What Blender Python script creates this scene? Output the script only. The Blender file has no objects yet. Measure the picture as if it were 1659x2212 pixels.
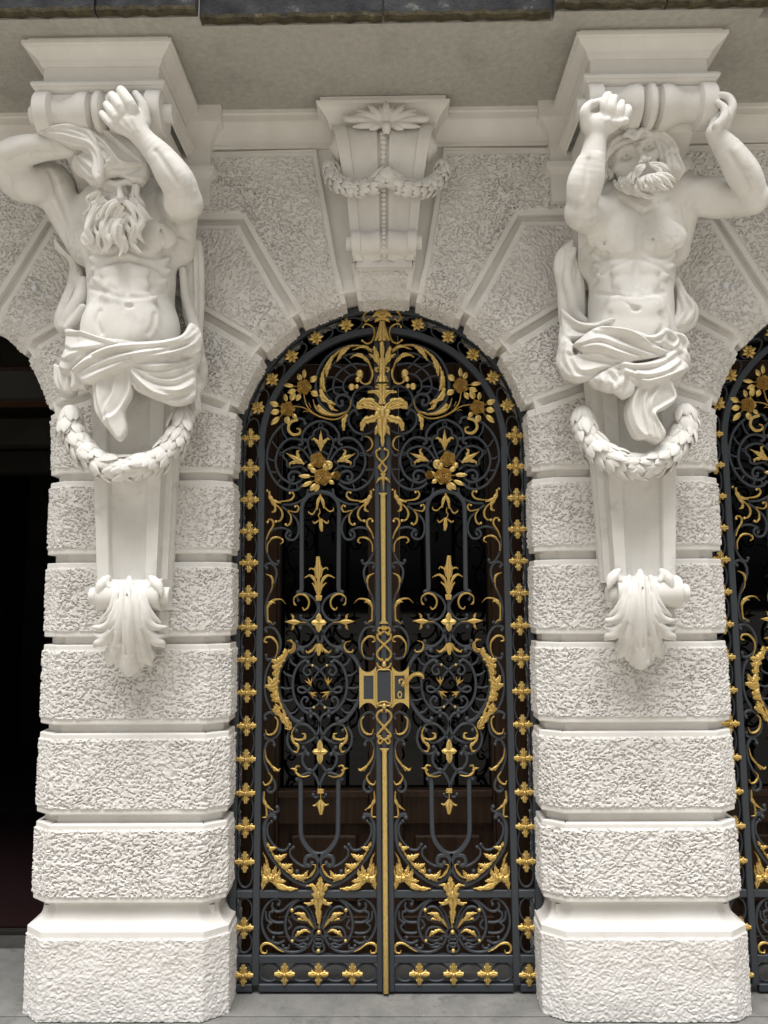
import bpy, math, random
import numpy as np
from mathutils import Vector
random.seed(7); rng=np.random.default_rng(11)
S=bpy.context.scene; COL=S.collection
R=math.radians
# ---------------------------------------------------------------- camera model (metres; gate plane is Y=0)
FOC=1661.; CX,CD,CH=0.0446,3.3483,1.6
PIT,YAW,ROL=0.11324,-0.011575,0.006211
def U(px,py,Y=0.,Z=None):
    """point on the plane Y (or the level Z) that was measured at (px,py) on the survey photo"""
    c,s=math.cos(YAW),math.sin(YAW);cp,sp=math.cos(PIT),math.sin(PIT);cr,sr=math.cos(ROL),math.sin(ROL)
    a=px-829.5;b=py-1106
    u=(a*cr-b*sr)/FOC; up=-(a*sr+b*cr)/FOC
    y=cp-up*sp; z=sp+up*cp
    x=u*c+y*s; y2=-u*s+y*c
    t=(Y+CD)/y2 if Z is None else (Z-CH)/z
    return np.array([CX+x*t,-CD+y2*t,CH+z*t])
cam=bpy.data.objects.new('camera',bpy.data.cameras.new('camera')); COL.objects.link(cam); S.camera=cam
from mathutils import Matrix
cam.location=(CX,-CD,CH)
cam.matrix_world=Matrix.Translation((CX,-CD,CH))@Matrix.Rotation(-YAW,4,'Z')@Matrix.Rotation(math.pi/2+PIT,4,'X')@Matrix.Rotation(-ROL,4,'Z')
cam.data.sensor_fit='VERTICAL'; cam.data.sensor_height=36; cam.data.lens=36*FOC/2212; cam.data.clip_end=3000; cam.data.clip_start=.05
# ---------------------------------------------------------------- materials
def nm(name):
    m=bpy.data.materials.new(name); m.use_nodes=True; nt=m.node_tree; return m,nt,nt.nodes['Principled BSDF']
def stone_mat(name,c1,c2,scale=6.,bump=.15,bs=300.,rough=.85,fine=.06,dirt=None):
    m,nt,b=nm(name); N=nt.nodes; L=nt.links
    tc=N.new('ShaderNodeTexCoord')
    n=N.new('ShaderNodeTexNoise'); n.inputs['Scale'].default_value=scale; n.inputs['Detail'].default_value=6; n.inputs['Roughness'].default_value=.6
    L.new(tc.outputs['Object'],n.inputs['Vector'])
    r=N.new('ShaderNodeValToRGB'); r.color_ramp.elements[0].position=.3; r.color_ramp.elements[1].position=.7
    r.color_ramp.elements[0].color=(*c1,1); r.color_ramp.elements[1].color=(*c2,1)
    L.new(n.outputs['Fac'],r.inputs['Fac'])
    col=r.outputs['Color']
    if dirt:
        n3=N.new('ShaderNodeTexNoise'); n3.inputs['Scale'].default_value=dirt[1]; n3.inputs['Detail'].default_value=9; n3.inputs['Roughness'].default_value=.72
        n3.inputs['Distortion'].default_value=.2
        L.new(tc.outputs['Object'],n3.inputs['Vector'])
        r3=N.new('ShaderNodeValToRGB'); r3.color_ramp.elements[0].position=dirt[2]; r3.color_ramp.elements[1].position=dirt[2]+(dirt[4] if len(dirt)>4 else .09)
        r3.color_ramp.elements[0].color=(0,0,0,1); r3.color_ramp.elements[1].color=(dirt[3],)*3+(1,)
        L.new(n3.outputs['Fac'],r3.inputs['Fac'])
        mx=N.new('ShaderNodeMixRGB'); mx.inputs['Color2'].default_value=(*dirt[0],1)
        L.new(r3.outputs['Color'],mx.inputs['Fac']); L.new(col,mx.inputs['Color1']); col=mx.outputs['Color']
    L.new(col,b.inputs['Base Color'])
    b.inputs['Roughness'].default_value=rough; b.inputs['Specular IOR Level'].default_value=.25
    n2=N.new('ShaderNodeTexNoise'); n2.inputs['Scale'].default_value=bs; n2.inputs['Detail'].default_value=5; n2.inputs['Roughness'].default_value=.65
    L.new(tc.outputs['Object'],n2.inputs['Vector'])
    bp=N.new('ShaderNodeBump'); bp.inputs['Strength'].default_value=bump; bp.inputs['Distance'].default_value=.01
    L.new(n2.outputs['Fac'],bp.inputs['Height']); L.new(bp.outputs['Normal'],b.inputs['Normal'])
    return m
M={}
M['rough']=stone_mat('rough_cut_stone',(.655,.63,.60),(.765,.745,.715),7,.45,230,.95,dirt=((.44,.38,.31),110,.60,.42))
M['smooth']=stone_mat('dressed_stone',(.635,.61,.57),(.765,.75,.72),3.5,.12,260,.8,dirt=((.50,.45,.38),9,.62,.25))
M['statue']=stone_mat('carved_stone',(.665,.645,.605),(.77,.755,.72),5,.22,260,.8,dirt=((.37,.355,.32),6.5,.54,.62,.20))
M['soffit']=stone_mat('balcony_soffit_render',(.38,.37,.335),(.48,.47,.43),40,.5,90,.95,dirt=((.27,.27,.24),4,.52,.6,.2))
M['fascia']=stone_mat('weathered_fascia_stone',(.018,.019,.023),(.065,.068,.074),9,.5,60,.98,dirt=((.26,.26,.24),9,.60,.6))
M['moss']=stone_mat('mossy_fascia_edge',(.03,.028,.018),(.10,.085,.05),30,.6,90,.95,dirt=((.28,.24,.17),20,.6,.7))
M['sill']=stone_mat('worn_sill_stone',(.135,.135,.125),(.215,.21,.20),7,.35,120,.8,dirt=((.10,.098,.09),12,.55,.6))
M['pave']=stone_mat('grey_paving',(.255,.235,.20),(.335,.315,.275),3,.3,100,.85)
M['strip']=stone_mat('lead_grey_slab',(.05,.05,.047),(.09,.09,.085),6,.2,120,.6)
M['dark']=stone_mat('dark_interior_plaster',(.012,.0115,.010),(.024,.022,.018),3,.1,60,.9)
M['carpet']=stone_mat('dark_red_carpet',(.009,.001,.0015),(.016,.002,.003),60,.4,400,1.)
M['wood']=stone_mat('dark_brown_wood',(.024,.0125,.007),(.066,.034,.019),9,.2,120,.42)
M['beam']=stone_mat('dark_beam_wood',(.03,.012,.006),(.06,.025,.012),9,.2,120,.6)
M['disc']=stone_mat('white_plastic',(.66,.70,.74),(.70,.73,.76),9,.02,120,.4)
for k in('wood','beam'):
    for n in M[k].node_tree.nodes:
        if n.type=='TEX_NOISE':
            mp=M[k].node_tree.nodes.new('ShaderNodeMapping'); mp.inputs['Scale'].default_value=(6,6,.35)
            l=n.inputs['Vector'].links[0]; src=l.from_socket
            M[k].node_tree.links.new(src,mp.inputs['Vector']); M[k].node_tree.links.new(mp.outputs['Vector'],n.inputs['Vector'])
m,nt,b=nm('wrought_iron'); M['iron']=m
b.inputs['Base Color'].default_value=(.031,.036,.043,1); b.inputs['Roughness'].default_value=.5; b.inputs['Specular IOR Level'].default_value=.45
n=nt.nodes.new('ShaderNodeTexNoise'); n.inputs['Scale'].default_value=140; n.inputs['Detail'].default_value=4
bp=nt.nodes.new('ShaderNodeBump'); bp.inputs['Strength'].default_value=.15; bp.inputs['Distance'].default_value=.004
nt.links.new(n.outputs['Fac'],bp.inputs['Height']); nt.links.new(bp.outputs['Normal'],b.inputs['Normal'])
def gold(name,c1,c2,rough,tarn):
    m,nt,b=nm(name); N=nt.nodes; L=nt.links
    n=N.new('ShaderNodeTexNoise'); n.inputs['Scale'].default_value=45; n.inputs['Detail'].default_value=6
    r=N.new('ShaderNodeValToRGB'); r.color_ramp.elements[0].position=.32; r.color_ramp.elements[1].position=.55
    r.color_ramp.elements[0].color=(*c1,1); r.color_ramp.elements[1].color=(*c2,1)
    L.new(n.outputs['Fac'],r.inputs['Fac']); L.new(r.outputs['Color'],b.inputs['Base Color'])
    b.inputs['Metallic'].default_value=.78; b.inputs['Roughness'].default_value=rough
    n2=N.new('ShaderNodeTexNoise'); n2.inputs['Scale'].default_value=260; n2.inputs['Detail'].default_value=3
    bp=N.new('ShaderNodeBump'); bp.inputs['Strength'].default_value=.35; bp.inputs['Distance'].default_value=.003
    L.new(n2.outputs['Fac'],bp.inputs['Height']); L.new(bp.outputs['Normal'],b.inputs['Normal'])
    return m
M['gold']=gold('gilding',(.27,.16,.04),(.76,.56,.20),.36,.3)
M['oldgold']=gold('tarnished_gilding',(.28,.17,.045),(.62,.43,.14),.42,.5)
m,nt,b=nm('dark_glass'); M['glass']=m
b.inputs['Base Color'].default_value=(.0015,.0015,.002,1); b.inputs['Roughness'].default_value=.03; b.inputs['Specular IOR Level'].default_value=.20
# ---------------------------------------------------------------- object helpers
def tag(o,label=None,cat=None,group=None,kind=None):
    if label:o['label']=label
    if cat:o['category']=cat
    if group:o['group']=group
    if kind:o['kind']=kind
    return o
def empty(name,loc,label,cat,group=None):
    o=bpy.data.objects.new(name,None); COL.objects.link(o); o.location=loc; o.empty_display_size=.1
    return tag(o,label,cat,group)
def obj(name,verts,faces,mat,parent=None,smooth=False,angle=None):
    me=bpy.data.meshes.new(name)
    verts=np.asarray(verts,dtype=float)
    if parent is not None:
        verts=verts-np.array(origin(parent))
    if isinstance(faces,np.ndarray):
        n=len(faces);k=faces.shape[1]
        me.vertices.add(len(verts)); me.vertices.foreach_set('co',verts.astype(np.float32).ravel())
        me.loops.add(n*k); me.loops.foreach_set('vertex_index',faces.astype(np.int32).ravel())
        me.polygons.add(n); me.polygons.foreach_set('loop_start',np.arange(0,n*k,k,dtype=np.int32)); 
        me.update(calc_edges=True); me.validate()
    else:
        me.from_pydata([tuple(v) for v in verts],[],[tuple(f) for f in faces]); me.update()
    if smooth: me.polygons.foreach_set('use_smooth',[True]*len(me.polygons))
    me.materials.append(mat)
    o=bpy.data.objects.new(name,me); COL.objects.link(o)
    if angle is not None and smooth: me.set_sharp_from_angle(angle=R(angle))
    if parent is not None: o.parent=parent
    return o
def origin(o):
    v=Vector((0,0,0))
    while o is not None: v+=o.location; o=o.parent
    return v
class MB:
    """collects shapes that become ONE mesh object"""
    def __init__(s): s.v=[];s.f=[]
    def add(s,v,f):
        k=len(s.v); s.v+= [tuple(map(float,p)) for p in v]; s.f+=[tuple(i+k for i in q) for q in f]; return s
    def box(s,x0,x1,y0,y1,z0,z1,b=0.):
        if b<=0:
            v=[(x,y,z) for z in(z0,z1) for y in(y0,y1) for x in(x0,x1)]
            return s.add(v,[(0,2,3,1),(4,5,7,6),(0,1,5,4),(2,6,7,3),(0,4,6,2),(1,3,7,5)])
        # bevelled: stack of three inset rings
        def ring(z,i): return [(x0+i,y0,z),(x1-i,y0,z),(x1,y0+i,z),(x1,y1-i,z),(x1-i,y1,z),(x0+i,y1,z),(x0,y1-i,z),(x0,y0+i,z)]
        def ri(z): return [(x0+b,y0+b,z),(x1-b,y0+b,z),(x1-b,y0+b,z),(x1-b,y1-b,z),(x1-b,y1-b,z),(x0+b,y1-b,z),(x0+b,y1-b,z),(x0+b,y0+b,z)]
        v=ri(z0)+ring(z0+b,b)+ring(z1-b,b)+ri(z1); f=[]
        for k in range(3):
            for i in range(8):
                j=(i+1)%8; f.append((k*8+i,k*8+j,k*8+8+j,k*8+8+i))
        f.append(tuple(range(7,-1,-1))); f.append(tuple(range(24,32)))
        return s.add(v,f)
    def grid(s,P,close=False):
        P=np.asarray(P); a,b=P.shape[:2]; v=P.reshape(-1,3); f=[]
        for i in range(a-1):
            for j in range(b-(0 if close else 1)):
                j2=(j+1)%b; f.append((i*b+j,i*b+j2,(i+1)*b+j2,(i+1)*b+j))
        return s.add(v,f)
    def ball(s,c,r,n=8,sc=(1,1,1)):
        P=[[(c[0]+r*sc[0]*math.sin(math.pi*i/n)*math.cos(2*math.pi*j/(2*n)),c[1]+r*sc[1]*math.sin(math.pi*i/n)*math.sin(2*math.pi*j/(2*n)),c[2]+r*sc[2]*math.cos(math.pi*i/n)) for j in range(2*n)] for i in range(n+1)]
        return s.grid(P,True)
    def build(s,name,mat,parent=None,smooth=False,angle=None):
        return obj(name,s.v,s.f,mat,parent,smooth,angle)
def lathe_x(mb,prof,c,n=28,a0=0,a1=360):
    """prof: (x,r) about an axis parallel to X through c"""
    full=abs(a1-a0)>=360; k=n if full else n+1
    P=[[(x,c[1]+r*math.sin(R(a0+(a1-a0)*j/n)),c[2]+r*math.cos(R(a0+(a1-a0)*j/n))) for j in range(k)] for x,r in prof]
    mb.grid(P,full)
# value noise ------------------------------------------------------------
_L=rng.random((64,64,64)).astype(np.float32)
def vnoise(P,f,seed=0):
    Q=P*f+seed*17.31+1000.; i=np.floor(Q).astype(int); t=Q-i; t=t*t*(3-2*t)
    x0,y0,z0=(i[:,k]&63 for k in range(3)); x1,y1,z1=((i[:,k]+1)&63 for k in range(3))
    a=_L[x0,y0,z0]*(1-t[:,0])+_L[x1,y0,z0]*t[:,0]; b=_L[x0,y1,z0]*(1-t[:,0])+_L[x1,y1,z0]*t[:,0]
    c=_L[x0,y0,z1]*(1-t[:,0])+_L[x1,y0,z1]*t[:,0]; d=_L[x0,y1,z1]*(1-t[:,0])+_L[x1,y1,z1]*t[:,0]
    return (a*(1-t[:,1])+b*t[:,1])*(1-t[:,2])+(c*(1-t[:,1])+d*t[:,1])*t[:,2]
def crust(P,soft=0.):
    """height of the pecked, spongy stone face in metres"""
    Q=P.copy(); w=vnoise(P,45,5)-.5; w2=vnoise(P,50,6)-.5; Q[:,0]+=w*.014; Q[:,2]+=w2*.012
    St=np.array([[.85,0,.30],[0,1,0],[-.25,0,1.10]]); Q=Q@St.T
    a=vnoise(Q,98,1); b=vnoise(Q,172,2); c=vnoise(P,13,3)
    h=.0028*(1-np.abs(2*a-1)-.5)+.0042*(b-.5)+.0042*(c-.5)
    m=.6+.8*vnoise(P,9,8)
    pit=np.clip((vnoise(Q,156,4)-.62)/.14,0,1)*m; pit=np.maximum(pit,np.clip((vnoise(Q,112,9)-.68)/.10,0,1)*m)
    return h-(1-soft)*.0078*pit
def sstep(x): x=np.clip(x,0,1); return x*x*(3-2*x)
# ================================================================ masonry
PITCH=2.035; ZC=2.265; RF=.7105; RR=.6305; YF=-.2; YC=-.14; YB=.10
STEP=.0033
def ipos(Rr,u,sx,cx0):
    x=np.where(u>=0,-Rr*np.cos(np.maximum(u,0)),-Rr); z=np.where(u>=0,ZC+Rr*np.sin(np.maximum(u,0)),ZC+.7*u)
    return cx0+sx*(-x), z      # sx=+1: stones to the right of the arch centre
def resample(P,n):
    P=np.asarray(P,float); d=np.r_[0,np.cumsum(np.linalg.norm(np.diff(P,axis=0),axis=1))]
    t=np.linspace(0,d[-1],n); return np.stack([np.interp(t,d,P[:,k]) for k in range(P.shape[1])],1)
def pdist(Q,P):
    best=np.full(len(Q),9.)
    for a,b in zip(P[:-1],P[1:]):
        ab=b-a; t=np.clip(((Q-a)@ab)/(ab@ab+1e-12),0,1); best=np.minimum(best,np.linalg.norm(Q-(a+t[:,None]*ab),axis=1))
    return best
def gridfaces(a,b,flip=False):
    i=np.arange(a*b).reshape(a,b)
    q=np.stack([i[:-1,:-1],i[:-1,1:],i[1:,1:],i[1:,:-1]],-1).reshape(-1,4)
    return q[:,::-1] if flip else q
def stone_mesh(name,G,NRM,dA,parent,flip,mat='rough',margin=.021,raise_=.0065,skirt=(1,1,1,1),soft=0.,label=None):
    """G: (a,b,3) base surface, NRM outward normals, dA distance to the dressed edges"""
    a,b=G.shape[:2]; P=G.reshape(-1,3); n=NRM.reshape(-1,3); d=dA.reshape(-1)
    w=sstep((d-margin)/.005)
    disp=w*(raise_+crust(P,soft))
    V=P+n*disp[:,None]
    # dressed arris: rounded by a few mm
    V=V-n*(np.clip(1-d/.004,0,1)**2*.003)[:,None]
    F=[gridfaces(a,b,flip)]
    idx=np.arange(a*b).reshape(a,b); base=len(V); add=[]
    for k,(line,on) in enumerate(zip((idx[0],idx[-1],idx[:,0],idx[:,-1]),skirt)):
        if not on: continue
        s=V[line]-n[line]*.034; add.append(s); m=len(line)
        j=np.arange(m)+base; base+=m
        q=np.stack([line[:-1],line[1:],j[1:],j[:-1]],-1)
        if (k in(0,3))!=flip: q=q[:,::-1]
        F.append(q)
    V=np.concatenate([V]+add); F=np.concatenate(F)
    # two materials: pecked field and dressed margin
    o=obj(name,V,F,M['rough'],parent,smooth=True)
    o.data.materials.append(M['smooth'])
    wf=np.ones(len(V)); wf[:len(w)]=w; wf[len(w):]=0
    fm=(wf[F].mean(1)<.5).astype(np.int32)
    o.data.polygons.foreach_set('material_index',fm)
    o.data.set_sharp_from_angle(angle=R(50))
    if label:o['label']=label
    return o
# ---- pier blocks
def plan_path(half_f,half_r,off,cxp,yb=YB):
    return [(cxp-half_r-off,yb),(cxp-half_r-off,YC-off*.6),(cxp-half_f-off*.7,YF-off),(cxp+half_f+off*.7,YF-off),(cxp+half_r+off,YC-off*.6),(cxp+half_r+off,yb)]
def pier_block(cxp,z0,z1,parent,base=False):
    hf,hr=.307,.387
    P0=np.array(plan_path(hf,hr,0,cxp)); L0=np.linalg.norm(np.diff(P0,axis=0),axis=1).sum(); nb=int(L0/STEP)
    seg=np.linalg.norm(np.diff(P0,axis=0),axis=1); cs=np.r_[0,np.cumsum(seg)]
    t=np.linspace(0,L0,nb)
    def at(off):
        Pk=np.array(plan_path(hf,hr,off,cxp)); return np.stack([np.interp(t,cs,Pk[:,0]),np.interp(t,cs,Pk[:,1])],1)
    tg=np.gradient(at(0),axis=0); tg/=np.linalg.norm(tg,axis=1)[:,None]
    ker=np.ones(3)/3; nx=np.convolve(tg[:,1],ker,'same'); ny=np.convolve(-tg[:,0],ker,'same')
    nx[:3]=-1;ny[:3]=0;nx[-3:]=1;ny[-3:]=0
    ln=np.hypot(nx,ny); nx/=ln; ny/=ln
    nx=-nx*-1; 
    zs=np.linspace(z0,z1,int((z1-z0)/STEP)) 
    if base: zs=np.unique(np.r_[np.linspace(z0,.302,90),np.linspace(.302,.330,6),np.linspace(.330,.402,22)])
    G=np.zeros((len(zs),nb,3)); N=np.zeros_like(G); Dm=np.zeros(G.shape[:2])
    for i,z in enumerate(zs):
        off=0.
        if base:
            if z<.328: off=.014
            else:
                q=(z-.328)/.072; off=.014-.050*math.sin(q*math.pi/2)**1.0 if q<1 else -.036
                off=.014-.050*(1-math.sqrt(max(0,1-q*q))) if False else .014-.050*math.sqrt(max(0,1-(1-q)**2))
        A=at(off); G[i,:,0]=A[:,0]; G[i,:,1]=A[:,1]; G[i,:,2]=z
        N[i,:,0]=nx; N[i,:,1]=ny
        Dm[i]= (.300-z) if base else min(z-z0,z1-z)
    if base: Dm=np.where(Dm<0,.0045,Dm+.004); 
    o=stone_mesh('base_block' if base else 'stone_block',G,N,Dm,parent,False,margin=.004 if base else .021,raise_=.004 if base else .0065,soft=.75 if base else 0.,skirt=(0 if base else 1,1,0,0))
    return o
PIERZ=[(.424,.722),(.757,1.072),(1.106,1.424),(1.455,1.758),(1.792,2.098)]
piers=[]
for k,(cxp,lab) in enumerate([(-1.0175,'white rusticated stone pier between the dark open doorway and the closed gate'),(1.0175,'white rusticated stone pier between the two black and gold gates')]):
    p=empty('stone_pier',(cxp,YF,0),lab,'pier','rusticated piers of the arcade'); piers.append(p)
    mb=MB(); mb.grid([[(cxp+x,y,z) for x,y in((-.360,.098),(-.360,-.121),(-.285,-.170),(.285,-.170),(.360,-.121),(.360,.098))] for z in(.404,2.131)]); mb.box(cxp-.34,cxp+.34,-.14,.098,.0,.3975); mb.build('joint_core',M['smooth'],p)
    pier_block(cxp,0,.4,p,True)
    for z0,z1 in PIERZ: pier_block(cxp,z0,z1,p)
# ---- arch stones
GAP=.016
J1=[(.155,2.965),(.170,3.02),(.262,3.557)]
J2=[(.397,2.858),(.443,2.935),(.603,3.226),(PITCH/2,3.226)]
J3=[(.573,2.702),(.780,2.826),(PITCH/2,2.965)]
J4=[(.702,2.425),(.772,2.450),(PITCH/2,2.545)]
J5=[(.7105,2.114),(PITCH/2,2.114)]
def shift(Pl,d):
    P=np.array(Pl,float); out=P.copy()
    for i in range(len(P)):
        a=P[max(i-1,0)];b=P[min(i+1,len(P)-1)]; t=b-a; t/=np.linalg.norm(t); out[i]+=d*np.array([-t[1],t[0]])
    return out
def uof(p):  # angle above the springing of a joint's inner end
    return math.atan2(p[1]-ZC,p[0]) if p[1]>ZC else (p[1]-ZC)/.7
def arch_stone(cx0,sx,JA,JB,outer,parent,ub_skirt=True,name='voussoir',label=None):
    A=shift(JA,-GAP); B=shift(JB,GAP)          # JA is the upper joint, JB the lower one
    uA,uB=uof(A[0]),uof(B[0])
    A[0]=(RF*math.cos(uA),ZC+RF*math.sin(uA)) if uA>0 else A[0]
    B[0]=(RF*math.cos(uB),ZC+RF*math.sin(uB)) if uB>0 else (RF,B[0][1])
    outer=[tuple(A[-1])]+outer+[tuple(B[-1])]
    lenA=np.linalg.norm(np.diff(A,axis=0),axis=1).sum(); lenB=np.linalg.norm(np.diff(B,axis=0),axis=1).sum()
    lo=np.linalg.norm(np.diff(np.array(outer),axis=0),axis=1).sum()
    na=int(max(lenA,lenB)/STEP); nt=int(max(lo,abs(uA-uB)*.75)/STEP)
    a=resample(A,na); b=resample(B,na); o=resample(outer,nt)
    u=np.linspace(uA,uB,nt); ix,iz=ipos(RF,u,1,0); inn=np.stack([ix,iz],1)
    s=np.linspace(0,1,na)[:,None,None]; t=np.linspace(0,1,nt)[None,:,None]
    C=(1-t)*a[:,None]+t*b[:,None]+(1-s)*inn[None]+s*o[None]-((1-s)*(1-t)*a[0]+(1-s)*t*b[0]+s*(1-t)*a[-1]+s*t*b[-1])
    front=np.zeros((na,nt,3)); front[...,0]=C[...,0]; front[...,1]=YF; front[...,2]=C[...,1]
    nrm=np.zeros_like(front); nrm[...,1]=-1
    # reveal rows
    rows=[];nr=[]
    cu=np.where(u>=0,np.cos(np.maximum(u,0)),1.); su=np.where(u>=0,np.sin(np.maximum(u,0)),0.)
    m1=int((YB-YC)/STEP); ch=int(.098/STEP)
    for k in range(m1):
        y=YB+(YC-YB)*k/m1; x,z=ipos(RR,u,1,0); rows.append(np.stack([x,np.full(nt,y),z],1)); nr.append(np.stack([-cu,0*cu,-su],1))
    dR=RF-RR; dY=YF-YC; l=math.hypot(dR,dY)
    for k in range(ch):
        q=k/ch; x,z=ipos(RR+dR*q,u,1,0); rows.append(np.stack([x,np.full(nt,YC+dY*q),z],1))
        f=.5; nr.append(np.stack([-cu*(-dY/l),np.full(nt,-dR/l),-su*(-dY/l)],1))
    G=np.concatenate([np.array(rows),front]); N=np.concatenate([np.array(nr),nrm])
    # smooth normals at the bends a bit
    Nk=N.copy()
    for k in range(1,4): Nk[k:-k]+=N[2*k:]+N[:-2*k]
    N=Nk/np.linalg.norm(Nk,axis=2)[...,None]
    Q=G[...,[0,2]].reshape(-1,2)
    dA_=pdist(Q,A).reshape(G.shape[:2]); dB_=pdist(Q,B).reshape(G.shape[:2])
    k=len(rows); tt=np.linspace(0,1,nt)
    arcl=np.where(np.array([uA>0]),1,1)*abs(uA-uB)*RR
    dA_[:k]=tt[None]*arcl; dB_[:k]=(1-tt)[None]*arcl
    d=np.minimum(dA_,dB_)
    if name=='voussoir' and JA is J1: 
        dt=3.557-GAP-G[...,2]; d=np.minimum(d,np.where(np.arange(len(G))[:,None]>=k,np.maximum(dt,0),9))
    if JA is J1:
        pass
    G=G.copy(); G[...,0]*=sx; N[...,0]*=sx; G[...,0]+=cx0
    return stone_mesh(name,G,N,d,parent,sx<0,skirt=(0,1 if JA is J1 else 0,1,1),label=label)
HALF=[(J1,J2,[(PITCH/2,3.557-GAP)],'voussoir'),(J2,J3,[],'voussoir'),(J3,J4,[],'voussoir'),(J4,J5,[],'springer')]
def arch_core(cx0,sx,mb):
    n=40; us=np.linspace(-.19,math.pi/2,n); x,z=ipos(RR+.031,us,1,0)
    for y0,y1 in((-.170,.098),):
        P=[[(cx0+sx*a,y0,b) for a,b in zip(x,z)],[(cx0+sx*a,y1,b) for a,b in zip(x,z)]]; mb.grid(P)
    ox=[];oz=[]
    for a,b,u in zip(x,z,us):
        # outer point on the rectangle
        if u<=0: ox.append(PITCH/2);oz.append(b)
        else:
            t=min((PITCH/2)/max(math.cos(u),1e-6),(3.62-ZC)/max(math.sin(u),1e-6)); ox.append(t*math.cos(u)); oz.append(ZC+t*math.sin(u))
    P=[[(cx0+sx*a,-.170,b) for a,b in zip(x,z)],[(cx0+sx*a,-.170,b) for a,b in zip(ox,oz)]]; mb.grid(P)
    # corner filler
    mb.add([(cx0+sx*PITCH/2,-.169,2.9),(cx0+sx*PITCH/2,-.169,3.62),(cx0+sx*.55,-.169,3.62)],[(0,1,2)])
arches=[]
for cx0,sides,lab in[(0,(-1,1),'rusticated stone arch with a carved keystone above the closed gate'),(-PITCH,(1,),'part of a rusticated stone arch over the dark open doorway'),(PITCH,(-1,),'part of a rusticated stone arch over the gate cut by the right edge')]:
    a=empty('stone_arch',(cx0,YF,ZC),lab,'arch','rusticated arches of the arcade'); arches.append(a)
    mb=MB()
    for sx in sides: arch_core(cx0,sx,mb)
    mb.build('joint_core',M['smooth'],a)
    for sx in sides:
        for JA,JB,outer,nme in HALF: arch_stone(cx0,sx,JA,JB,outer,a,name=nme)
# rough keystone under the carved one
KX=.012
def keystone():
    uA=math.pi/2; A=np.array([(-.140,2.965),(-.150,3.03)]); B=np.array([(.140,2.965),(.150,3.03)])
    a=arches[0]; nt=56
    us=np.linspace(math.atan2(.69,-.122),math.atan2(.69,.122),nt)
    rows=[];nr=[]
    th=us; m1=int((YB-YC)/STEP); ch=int(.098/STEP)
    for k in range(m1):
        y=YB+(YC-YB)*k/m1; rows.append(np.stack([KX+RR*np.cos(th)*1.02,np.full(nt,y),ZC+RR*np.sin(th)],1)); nr.append(np.stack([-np.cos(th),0*th,-np.sin(th)],1))
    for k in range(ch):
        q=k/ch; rr=RR+(RF-RR)*q; rows.append(np.stack([KX+rr*np.cos(th)*(1.02),np.full(nt,YC+(YF-YC)*q),ZC+rr*np.sin(th)],1)); nr.append(np.stack([-np.cos(th)*.6,0*th-.8,-np.sin(th)*.6],1))
    for k in range(15):
        q=k/14; x=RF*np.cos(th)*1.02*(1+.10*q); rows.append(np.stack([KX+x,np.full(nt,YF),(ZC+RF*np.sin(th))*(1-q)+3.032*q],1)); nr.append(np.stack([0*th,0*th-1,0*th],1))
    G=np.array(rows);N=np.array(nr)
    e=np.minimum(np.arange(nt),np.arange(nt)[::-1])/(nt-1)*.262
    d=np.repeat(e[None],len(G),0); d=np.minimum(d,np.where(G[...,1]<=YF+1e-6,np.maximum(3.032-G[...,2],0)+.004,9))
    stone_mesh('keystone_block',G,N,d,a,True,skirt=(0,0,1,1))
keystone()
# ---------------------------------------------------------------- moulding sweep round three sides
def moulding(mb,x0,x1,yf,yb,prof,both=True):
    """prof: (o,z) outwards offsets bottom->top; runs back-left, front, back-right"""
    P=[[(x0-o,yb,z),(x0-o,yf-o,z),(x1+o,yf-o,z),(x1+o,yb,z)] for o,z in prof]
    # split to keep the mitres sharp
    for k in range(3): mb.grid([[r[k],r[k+1]] for r in P])
def cyma(z0,z1,o0,o1,n=10,kind='cyma'):
    out=[]
    for i in range(n+1):
        t=i/n
        if kind=='cyma': o=o0+(o1-o0)*(t-math.sin(2*math.pi*t)/(2*math.pi)*.85)
        elif kind=='cavetto': o=o0+(o1-o0)*(1-math.cos(t*math.pi/2))
        elif kind=='ovolo': o=o0+(o1-o0)*math.sin(t*math.pi/2)
        elif kind=='torus': o=o0+o1*math.sin(t*math.pi)
        out.append((o,z0+(z1-z0)*t))
    return out
ZS=3.705
# wall cornice under the slab (one thing, runs behind consoles)
cor=empty('wall_cornice',(0,-.2,3.55),'long smooth stone cornice moulding running under the balcony soffit','cornice')
prof=[(0,3.565),(0.016,3.565),(.016,3.576),(.030,3.58)]+cyma(3.584,3.655,.030,.068,12,'cavetto')+[(.076,3.657),(.076,3.680)]+[(.076,3.684),(.084,3.688),(.084,ZS)]
mb=MB()
mb.grid([[(-3.2,-.17-o,z),(3.2,-.17-o,z)] for o,z in prof]); mb.build('moulding',M['smooth'],cor,smooth=True,angle=35)
for sx in(-1,1):
    c=sx*1.0175; mb=MB()
    moulding(mb,c-.285,c+.285,-.235,-.15,[(-.02,3.28),(.0,3.28)]+[(0,3.40)]+cyma(3.40,3.43,0,.022,5)+[(.022,3.45),(0,3.455),(0,3.55)]+cyma(3.55,3.635,0,.045,10,'cavetto')+[(.055,3.637),(.055,ZS)])
    mb.box(c-.272,c+.272,-.226,-.16,3.282,3.69)
    mb.build('break_front',M['smooth'],cor,smooth=True,angle=35)
# ---------------------------------------------------------------- balcony slab
bal=empty('balcony',(0,-.5,ZS),'weathered dark stone balcony edge with dull grey underside above the statues','balcony')
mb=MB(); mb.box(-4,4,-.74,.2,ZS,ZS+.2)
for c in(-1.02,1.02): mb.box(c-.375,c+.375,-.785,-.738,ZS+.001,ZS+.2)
mb.build('soffit',M['soffit'],bal)
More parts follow.
